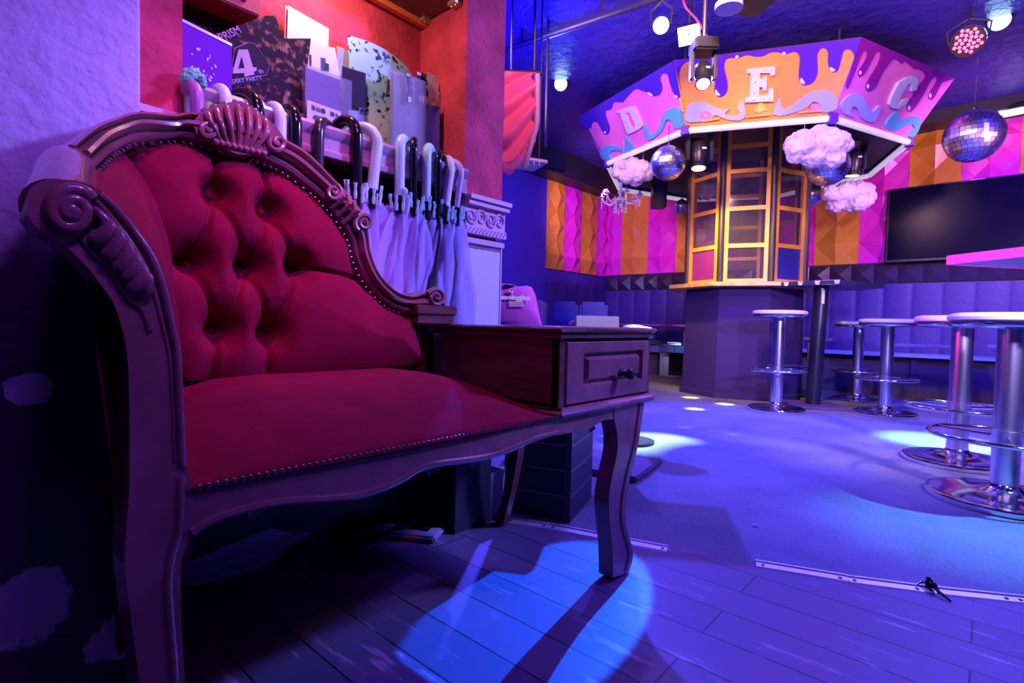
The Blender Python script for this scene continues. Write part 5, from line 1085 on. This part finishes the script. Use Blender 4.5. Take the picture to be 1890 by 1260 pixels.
# marquee letters
LETT = mat('white_letter', (.86, .82, .88), .4)
art(0, [(1138.6, 205.7), (1165, 195), (1174, 196.5), (1184.5, 218.5), (1188, 231.5), (1181.5, 237.8), (1163, 246.3), (1158.5, 241.5), (1147, 207)], LETT, 'letter_d', .022, sub=1, hole=[(1157, 206.5), (1165, 207), (1175, 230.5), (1169, 236.5), (1163, 228)])
art(1, [(1378, 127), (1430, 121.4), (1429.7, 137), (1422, 139.3), (1420.5, 133.6), (1402, 133.8), (1402, 145), (1408.5, 144.3), (1409.3, 140.7), (1415, 140.7), (1414, 166.4), (1407, 166.4), (1406.8, 160), (1401, 159.3), (1400, 175.7), (1417, 174.3), (1419, 162.9), (1427, 162), (1426.4, 185.7), (1375, 187.9), (1375, 180), (1383, 178.6), (1385.7, 133.6), (1378.6, 135)], LETT, 'letter_e', .03, sub=1)
art(2, [(1637, 192), (1641, 178), (1654, 152), (1667, 144), (1682, 139.7), (1690, 146), (1687, 165), (1677.6, 168), (1679, 152), (1669.7, 155.5), (1660, 171), (1651, 190), (1654, 193.6), (1663, 182.5), (1673, 181), (1668, 190.5), (1654, 200), (1641, 198)], mat('pale_blue_letter', (.60, .72, .80), .4), 'letter_c', .025, sub=1)
bulbm = mat('warm_bulb', (.9, .85, .8), .2)
for k, pts in ((1, [(1391, 130), (1411, 128), (1394, 150), (1393, 170), (1410, 181), (1391, 183), (1423, 128), (1422, 180)]), (0, [(1148, 204), (1165, 201), (1180, 225), (1175, 236), (1160, 238), (1153, 222)])):
    a, n, f = FN[k]; b = MB()
    for x, y in pts: b.ball(onP(x, y, a+n*(.033 if k else .025), n), .009, 8)
    b.build('letter_bulb', bulbm, f)
#@@LAMPS
# ------------------------------------------------------------------ things hanging under the canopy
def mirror_ball(px, py, d, r, label, ztop):
    c = dep(px, py, d); o = thing('mirror_ball', c, label, 'mirror ball', 'mirror balls hung round the booth')
    b = MB(); nlat = 18
    for i in range(nlat):
        t0, t1 = PI*i/nlat, PI*(i+1)/nlat; nl = max(4, int(36*math.sin((t0+t1)/2)))
        for k in range(nl):
            a0, a1 = 2*PI*k/nl, 2*PI*(k+.93)/nl; t1_ = t0+(t1-t0)*.93
            # flat facet turned a touch off the sphere, as hand-glued tiles are
            ctr = V((math.sin((t0+t1)/2)*math.cos((a0+a1)/2), math.sin((t0+t1)/2)*math.sin((a0+a1)/2), math.cos((t0+t1)/2)))
            j = V((random.uniform(-1, 1), random.uniform(-1, 1), random.uniform(-1, 1)))*.03; u_ = (ctr+j*2.2).normalized()
            q = [V((math.sin(t)*math.cos(a), math.sin(t)*math.sin(a), math.cos(t)))*r for t, a in ((t0, a0), (t0, a1), (t1_, a1), (t1_, a0))]
            q = [c+p-u_*((p-ctr*r).dot(u_)) for p in q]
            if t0 < 1e-6: q = [q[0], q[2], q[3]]
            b.add(q, [tuple(range(len(q)))])
    core = MB().ball(c, r*.965, 24).build('core', mat('ball_core', (.03, .03, .05), .5), o)
    b.build('mirror_tiles', MIRROR, o, ang=1)
    MB().cyl(c+V((0, 0, r*.97)), (c.x, c.y, ztop), .004, 6).cyl(c+V((0, 0, r*.95)), c+V((0, 0, r*1.1)), .02, 10).build('hanger', CHROME, o)
mirror_ball(1233, 301, 4.75, .150, 'mirror ball under the left front of the canopy beside a cloud', 2.52)
mirror_ball(1527, 305, 4.75, .178, 'mirror ball under the right front of the canopy half behind a cloud', 2.55)
mirror_ball(1495, 360, 6.2, .140, 'small far mirror ball seen right of the booth', 2.55)
mirror_ball(1258, 381, 6.6, .085, 'tiny far mirror ball at the left booth post', 2.55)
mirror_ball(1797, 251, 4.6, .215, 'large mirror ball above the black television', ZC)
def cloud(px, py, d, w, h, label, ztop, seed):
    c = dep(px, py, d); o = thing('cotton_cloud', c, label, 'cloud ornament', 'cotton clouds hung round the booth'); rng = random.Random(seed); b = MB(); R3 = V((math.cos(YAW), math.sin(YAW), 0))
    bm = bmesh.new(); n = 40
    for i in range(n):
        u = rng.uniform(-1, 1); k = math.sqrt(max(0, 1-u*u)); p = c+R3*(u*w*.42)+V((0, 0, rng.uniform(-.5, .5)*h*.75*k))+V((-R3.y, R3.x, 0))*rng.uniform(-.3, .3)*w*.5*k
        bmesh.ops.create_icosphere(bm, subdivisions=2, radius=rng.uniform(.26, .42)*h*(.75+.25*k), matrix=Matrix.Translation(p-c))
    me = bpy.data.meshes.new('fluff'); bm.to_mesh(me); bm.free(); ob = bpy.data.objects.new('fluff', me); COL.objects.link(ob); ob.parent = o; me.materials.append(COTTON)
    md = ob.modifiers.new('r', 'REMESH'); md.mode = 'VOXEL'; md.voxel_size = .011; md.use_smooth_shade = True
    tx = bpy.data.textures.new('fluff_noise', 'CLOUDS'); tx.noise_scale = .035; dm = ob.modifiers.new('d', 'DISPLACE'); dm.texture = tx; dm.strength = .03; dm.mid_level = .5
    b = MB()
    for s_ in (-.25, .25): p = c+R3*s_*w; b.cyl(p, (p.x, p.y, ztop), .0015, 5)
    b.build('thread', WHITE, o)
cloud(1512, 270, 4.35, .50, .27, 'pink lit cotton cloud before the right front mirror ball', 2.55, 1)
cloud(1168, 317, 5.2, .38, .20, 'cotton cloud hanging left of the left mirror ball', 2.5, 2)
cloud(1566, 362, 5.6, .56, .24, 'cotton cloud low at the right beside the orange stripes', 2.55, 3)
cloud(1304, 352, 6.2, .27, .16, 'cotton cloud seen through the left booth window', 2.55, 4)
def moving_head(px, py, d, label, lens, aim, ztop, s=1.0):
    c = dep(px, py, d); o = thing('moving_head_light', c, label, 'stage light', 'moving head lights')
    MB().cbox(c+V((0, 0, .19*s)), (.17*s, .17*s, .09*s), YAW).build('base', BLACK, o, bevel=.01)
    R3 = V((math.cos(YAW), math.sin(YAW), 0)); b = MB()
    for q in (-1, 1): b.pbox(c+R3*(q*.082*s)-R3*.012*s-V((-R3.y, R3.x, 0))*.03*s+V((0, 0, -.05*s)), R3*.024*s, V((-R3.y, R3.x, 0))*.06*s, V((0, 0, .21*s)))
    b.build('yoke', mat('grey_black_plastic', (.03, .032, .05), .35), o, bevel=.008)
    d_ = V(aim).normalized(); M = d_.to_track_quat('Z', 'Y').to_matrix()
    MB().lathe([(0, -.10*s), (.045*s, -.095*s), (.062*s, -.06*s), (.062*s, .02*s), (.050*s, .06*s), (.055*s, .075*s), (.055*s, .10*s), (.048*s, .10*s)], c, 20, M=M).build('head', BLACK, o)
    MB().lathe([(0, .098*s), (.048*s, .098*s), (.046*s, .105*s), (0, .108*s)], c, 20, M=M).build('lens', lens, o)
    MB().cyl(c+V((0, 0, .26*s)), (c.x, c.y, ztop), .014, 8).build('clamp', BLACKM, o)
    MB().pbox(c-d_*.02*s-V((-R3.y, R3.x, 0))*.064*s, R3*.03*s, V((0, 0, .014*s)), -V((-R3.y, R3.x, 0))*.002).build('badge', WHITE, o)
moving_head(1297, 137, 3.3, 'black moving head hanging before the front sign board', mat('lamp_pinkwhite_lens', (1, .7, .8), .3, emit=(1, .75, .85), estr=2.5), (.25, -.45, -1), ZC, .85)
moving_head(1290, 285, 4.75, 'black moving head with yellow lens left of the booth windows', LIGHTY, (.05, -.1, -1), 2.6, 1.25)
moving_head(1574, 300, 5.3, 'black moving head with yellow lens at the right of the canopy', LIGHTY, (-.05, .1, -1), 2.6, 1.25)
def par(px, py, d, aim, label, lens, ztop=ZC, r=.065, leds=0):
    c = dep(px, py, d); o = thing('par_light', c, label, 'stage light', 'par lights under the ceiling'); d_ = V(aim).normalized(); M = d_.to_track_quat('Z', 'Y').to_matrix()
    MB().lathe([(0, -.13), (r*.7, -.12), (r, -.07), (r*1.05, 0), (r*1.05, .012), (r*.95, .012), (r*.93, 0.0)], c, 22, M=M).build('housing', BLACK, o)
    if leds:
        b = MB()
        for i in range(leds):
            q = math.sqrt((i+.5)/leds)*r*.85; a = i*2.4; b.lathe([(0, .006), (.012, .006), (.009, .014), (0, .016)], c+M @ V((q*math.cos(a), q*math.sin(a), 0)), 8, M=M)
        b.build('led_lenses', lens, o)
    else: MB().lathe([(0, .004), (r*.93, .002), (r*.6, .014), (0, .018)], c, 20, M=M).build('lens', lens, o)
    sd = d_.cross(V((0, 0, 1))).normalized(); b = MB(); b.tube([c+sd*(r*1.1), c+sd*(r*1.25)+V((0, 0, .10)), c+V((0, 0, .16)), c-sd*(r*1.25)+V((0, 0, .10)), c-sd*(r*1.1)], .008, 6); b.build('bracket', BLACKM, o)
    MB().cyl(c+V((0, 0, .155)), (c.x, c.y, max(ztop, c.z+.16)), .010, 8).build('hanger', BLACKM, o)
tc = (CAM-dep(1220, 47, 3.6))
par(1220, 47, 3.6, tc, 'bright blue white par light left of the square floodlight', LIGHTC, r=.055)
par(1035, 155, 5.2, CAM-P_PARL, 'bright blue white par light on the blue ceiling at left', LIGHTC, r=.065)
par(1845, 38, 4.0, CAM-P_PARR+V((.0, 0, -1.4)), 'bright blue white par light beside the pink one', LIGHTC, r=.07)
par(1787, 76, 3.9, CAM-P_PINK+V((-.5, .0, 0)), 'round pink red par light with many glowing lenses', LIGHTP, r=.10, leds=28)
c = P_FLOOD; o = thing('floodlight', c, 'square white floodlight above the sign canopy', 'stage light'); aim = (CAM-c+V((-.9, 0, -.6))).normalized(); M = aim.to_track_quat('Z', 'Y').to_matrix()
def mbox(b, c, M, x, y, z, z0): return b.pbox(c+M @ V((-x/2, -y/2, z0)), M @ V((x, 0, 0)), M @ V((0, y, 0)), M @ V((0, 0, z)))
mbox(MB(), c, M, .17, .14, .04, -.045).build('housing', BLACK, o, bevel=.006); mbox(MB(), c, M, .15, .12, .006, -.004).build('led_panel', LIGHTW, o); MB().cyl(c, (c.x, c.y, ZC), .010, 8).build('hanger', BLACKM, o)
# pipe carrying the lamps
p, q = dep(930, 104, 4.4), dep(1345, -12, 3.4); b = MB().cyl(V((p.x, p.y, 2.93)), V((q.x, q.y, 2.93)), .022, 10)
o = thing('lighting_pipe', V((p.x, p.y, 2.93)), 'long thin lighting pipe under the blue ceiling', 'pipe'); b.build('pipe', mat('dark_pipe', (.03, .03, .05), .4), o)
for t in (.1, .5, .9): pt = p+(q-p)*t; MB().cyl((pt.x, pt.y, 2.93), (pt.x, pt.y, ZC), .010, 8).build('hanger', BLACKM, o)
# cable from pipe to the moving head, red
a, c = dep(1262, 5, 3.3), dep(1318, 98, 3.3); tag(MB().tube(smooth([a+V((0, 0, .2)), a, (a+c)/2+V((0, 0, .03)), c, dep(1322, 140, 3.3)], 5), .006, 6).build('power_cable', mat('red_cable', (.6, .03, .12), .4)), 'thin red cable drooping to the front moving head', 'cable')
# projector cut by the top edge
c = dep(1388, -2, 3.0); o = thing('projector', c, 'white projector hanging from the ceiling at the top edge', 'projector'); R3 = V((math.cos(YAW), math.sin(YAW), 0)); F3 = V((-R3.y, R3.x, 0))
MB().cbox(c+V((0, 0, .04)), (.22, .26, .08), YAW+.2).build('projector_body', PAPER, o, bevel=.01); MB().cbox(c+V((0, 0, -.005)), (.24, .28, .012), YAW+.2).build('under_frame', BLACK, o)
MB().lathe([(.0, 0), (.075, 0), (.075, .03), (.05, .05)], dep(1345, 17, 3.0), 22).build('round_cover', mat('lilac_disc', (.6, .5, .75), .4), o); MB().cyl(c+V((0, 0, .08)), (c.x, c.y, ZC), .02, 10).build('pole', PAPER, o)
# strip light at right and small ceiling speaker
p, q = dep(1846, 212, 5.4), dep(1890, 203, 5.2); o = thing('strip_light', (p+q)/2, 'short white strip light right of the large mirror ball', 'light'); MB().tube([p, q], .032, 8).build('tube', LIGHTW, o); MB().tube([p+V((0, 0, .05)), q+V((0, 0, .05))], .035, 6).build('housing', BLACKM, o); MB().cyl((p+q)/2, ((p+q)/2).to_tuple()[:2]+(ZC,), .01, 6).build('hanger', BLACKM, o)
# speaker column hanging beyond the left of booth
c = dep(1216, 358, 6.4); o = thing('hanging_speaker', c, 'black column speaker hanging below the left canopy rim', 'speaker'); MB().cbox(c, (.16, .14, .34), YAW).build('cabinet', BLACK, o, bevel=.01); MB().cyl(c+V((0, 0, .17)), (c.x, c.y, 2.62), .015, 8).build('bracket', BLACKM, o)
F3 = V((-math.sin(YAW), math.cos(YAW), 0)); MB().cbox(c-F3*.072, (.13, .006, .30), YAW).build('grille', mat('speaker_grille', (.02, .02, .05), .6), o)
# chandelier
c = dep(1145, 372, 5.6); o = thing('chandelier', c, 'small crystal chandelier with curved arms before the striped corner', 'chandelier'); CRY = mat('crystal', (.8, .75, .85), .08, spec=1.0)
MB().lathe([(.012, .22), (.02, .17), (.012, .13), (.03, .10), (.014, .06), (.05, .03), (.09, .02), (.085, .0), (.02, -.03), (.01, -.06)], c, 18).build('stem', CRY, o); MB().cyl(c+V((0, 0, .2)), (c.x, c.y, 2.47), .006, 6).build('chain', CHROME, o)
for k in range(6):
    a = k*PI/3+.3; e = V((math.cos(a), math.sin(a), 0)); pa = smooth([c+e*.04+V((0, 0, .02)), c+e*.10+V((0, 0, -.03)), c+e*.17+V((0, 0, .0)), c+e*.20+V((0, 0, .05))], 5)
    arm_ = MB().tube(pa, .009, 8).build('arm', CRY, o); b = MB(); b.lathe([(.0, .05), (.03, .055), (.034, .065), (.012, .07), (.012, .10), (.0, .105)], c+e*.20, 12); b.build('candle_cup', CRY, arm_)
    b = MB()
    for q in range(4): b.ball(c+e*.20+V((0, 0, .03-.028*q)), .008, 6, (1, 1, 1.6))
    for q in range(3): b.ball(c+e*.06+V((0, 0, -.04-.035*q)), .010, 6, (1, 1, 1.8))
    b.build('pendant', CRY, arm_)
lb = dep(1118, 354, 5.6); MB().ball(lb, .030, 12).build('lit_bulb', mat('orange_bulb', (1, .8, .6), .3, emit=(1, .75, .6), estr=8), o)
# ------------------------------------------------------------------ swagged curtain at left
CUR = mat('pink_satin', (.85, .10, .30), .45, sheen=.3); b = MB(); rows = []
def cu(px, py, d=3.4): return dep(px, py, d)
R3 = V((math.cos(YAW), math.sin(YAW), 0)); F3 = V((-R3.y, R3.x, 0))
for i in range(25):
    u = i/24; x = 880+110*u; row = []
    for j in range(33):
        v = j/32; top = 128+6*u; low = 285-120*max(0, u-.55)**1.3; y = top+(low-top)*v+14*math.sin(PI*u)*v
        row.append(cu(x, y, 3.4-.05*abs(math.sin(v*9+u*3.2))-.04*math.sin(PI*v)))
    rows.append(row)
b.loft(rows); c = cu(940, 200); o = thing('swag_curtain', c, 'pink satin swag curtain with fringe hanging beyond the red pilaster', 'curtain'); b.build('swag', CUR, o, ang=180)
b = MB(); rng = random.Random(4)
for i in range(30):
    u = i/29; x = 884+104*u; y = 286-120*max(0, u-.55)**1.3+14*math.sin(PI*u); p = cu(x, y-4, 3.36); b.tube([p, p+V((0, 0, -.045)), p+V((0, 0, -.075-.02*rng.random()))], [.004, .006, .003], 5)
b.build('fringe', mat('pink_fringe', (.8, .12, .35), .6), o)
b = MB(); rows = []
for i in range(13):
    v = i/12; y = 135+175*v; rows.append([cu(990-22*max(0, v-.55)*2.2+7*math.cos(a)*(1-.3*v), y, 3.36+.03*math.sin(a)) for a in [2*PI*k/10 for k in range(10)]])
b.loft(rows, close_u=True); b.build('tail_drape', mat('lilac_satin', (.5, .28, .62), .45), o, ang=120)
MB().cyl(cu(860, 130, 3.42), cu(1000, 136, 3.42), .018, 10).build('rail', BLACKM, o)
b = MB()
for q in (cu(870, 132, 3.42), cu(985, 136, 3.42)): b.cyl(q, (q.x, q.y, ZC), .008, 6)
b.build('rail_hanger', BLACKM, o)
p = cu(955, 300, 3.55); o = thing('curtain_tray', p, 'pale beaded shelf below the pink swag curtain', 'shelf'); MB().cbox(p, (.34, .22, .022), YAW+.4).build('shelf_board', mat('pale_lilac_board', (.6, .52, .68), .5), o, bevel=.003); b = MB()
for i in range(9):
    for q in range(3): b.ball(p+R3*(-.14+.035*i)-F3*.13+V((0, 0, -.02-.014*q)), .006, 6)
b.build('bead_string', WHITE, o); MB().cyl(p+V((-.12, .05, .01)), (p.x-.12, p.y+.05, ZC), .006, 6).cyl(p+V((.1, .1, .01)), (p.x+.1, p.y+.1, ZC), .006, 6).build('hanger_rod', BLACKM, o)
p = dep(1006, 292, 4.2); o = thing('hanging_monitor', p, 'dark flat monitor hanging by the far blue wall', 'monitor'); MB().cbox(p, (.36, .04, .16), YAW+.5).build('casing', BLACKG, o, bevel=.006); MB().cyl(p+V((0, 0, .08)), (p.x, p.y, ZC), .012, 8).build('pole', BLACKM, o)
# ------------------------------------------------------------------ television and led edged bar table
tl, tr_ = V((-.915, 7.50, 2.315)), V((.62, 7.50, 2.315)); o = thing('television', (-.15, 7.5, 1.48), 'large black television on the striped back wall', 'television')
MB().box((-.915, 7.46, 1.485), (.62, 7.515, 2.315)).build('casing', BLACK, o, bevel=.006); MB().box((-.895, 7.452, 1.51), (.60, 7.459, 2.298)).build('screen', mat('tv_screen', (.004, .004, .012), .2, spec=.06), o); MB().box((-.4, 7.515, 1.7), (.1, 7.575, 2.1)).build('bracket', BLACKM, o)
MB().box((-.20, 7.45, 2.302), (-.08, 7.4595, 2.310)).build('maker_badge', mat('badge_grey', (.4, .4, .5), .3), o)
zt = 1.08; a = onZ(1751, 478, zt); c = onZ(1895, 462, zt); e = (c-a).normalized(); g = V((-e.y, e.x, 0))
if g.dot(V((1, 1, 0))) < 0: g = -g
o = thing('bar_table', (a+e*.5+g*.28).to_tuple()[:2]+(0,), 'high bar table with a magenta lit edge above the near stools', 'bar table')
a0 = V((a.x, a.y, zt-.028)); MB().pbox(a0+e*.0, e*1.5, g*.55, V((0, 0, .045))).build('table_top', mat('pale_table_top', (.5, .5, .6), .4), o)
MB().pbox(a0-g*.012, e*1.5, g*.012, V((0, 0, .045))).pbox(a0-e*.012, e*.012, g*.55, V((0, 0, .045))).build('led_edge', GLOWPINK, o)
for t in (.9, 1.35): pt = a0+e*t+g*.28; MB().cyl((pt.x, pt.y, .02), (pt.x, pt.y, zt-.028), .04, 14).lathe([(.2, 0), (.2, .02), (.05, .03)], (pt.x, pt.y, 0), 24).build('leg', CHROME, o)
# ------------------------------------------------------------------ bar stools
def stool(x, y, h, ring, rb, label):
    o = thing('bar_stool', (x, y, 0), label, 'bar stool', 'white topped chrome bar stools'); c = V((x, y, 0))
    MB().lathe([(0, .0), (rb, .0), (rb+.004, .012), (rb, .026), (rb*.93, .032), (rb*.9, .030), (rb*.45, .040), (.07, .050), (.055, .062), (.050, .075)], c, 48).build('base', CHROME, o)
    MB().lathe([(.048, .05), (.048, ring-.03), (.052, ring-.028), (.052, ring+.028), (.048, ring+.03), (.048, h-.06)], c, 28).build('column', mat('brushed_chrome', (.85, .85, .9), .24, metal=1.0), o)
    b = MB(); rr = rb*.99; b.tube([c+V((rr*math.cos(t), rr*math.sin(t), ring)) for t in [2*PI*k/48 for k in range(48)]], .010, 10, closed=True)
    for k in range(3): a = k*2*PI/3+.6; b.tube([c+V((.04*math.cos(a), .04*math.sin(a), ring)), c+V((rr*math.cos(a), rr*math.sin(a), ring))], .007, 8)
    b.build('footrest', CHROME, o)
    MB().lathe([(.0, h-.066), (.17, h-.066), (.205, h-.058), (.21, h-.05), (.21, h-.040), (.205, h-.036), (0, h-.036)], c, 48).build('seat_ring', CHROME, o)
    MB().lathe([(.0, h-.038), (.203, h-.038), (.214, h-.030), (.215, h-.018), (.205, h-.006), (.18, h-.001), (0, h)], c, 48).build('seat', SEATW, o); return o
stool(-1.331, 4.93, .855, .345, .225, 'white topped bar stool directly before the booth base')
stool(-.621, 5.416, .80, .30, .225, 'white topped bar stool right of the black bar post')
stool(-.948, 6.221, .79, .30, .225, 'bar stool with a yellow lit seat behind the black post')
stool(-.10, 3.748, .79, .30, .240, 'bar stool on the cyan lit carpet, partly behind the nearest stool')
stool(.077, 3.029, .785, .27, .262, 'nearest bar stool, large chrome base cut by the right edge')
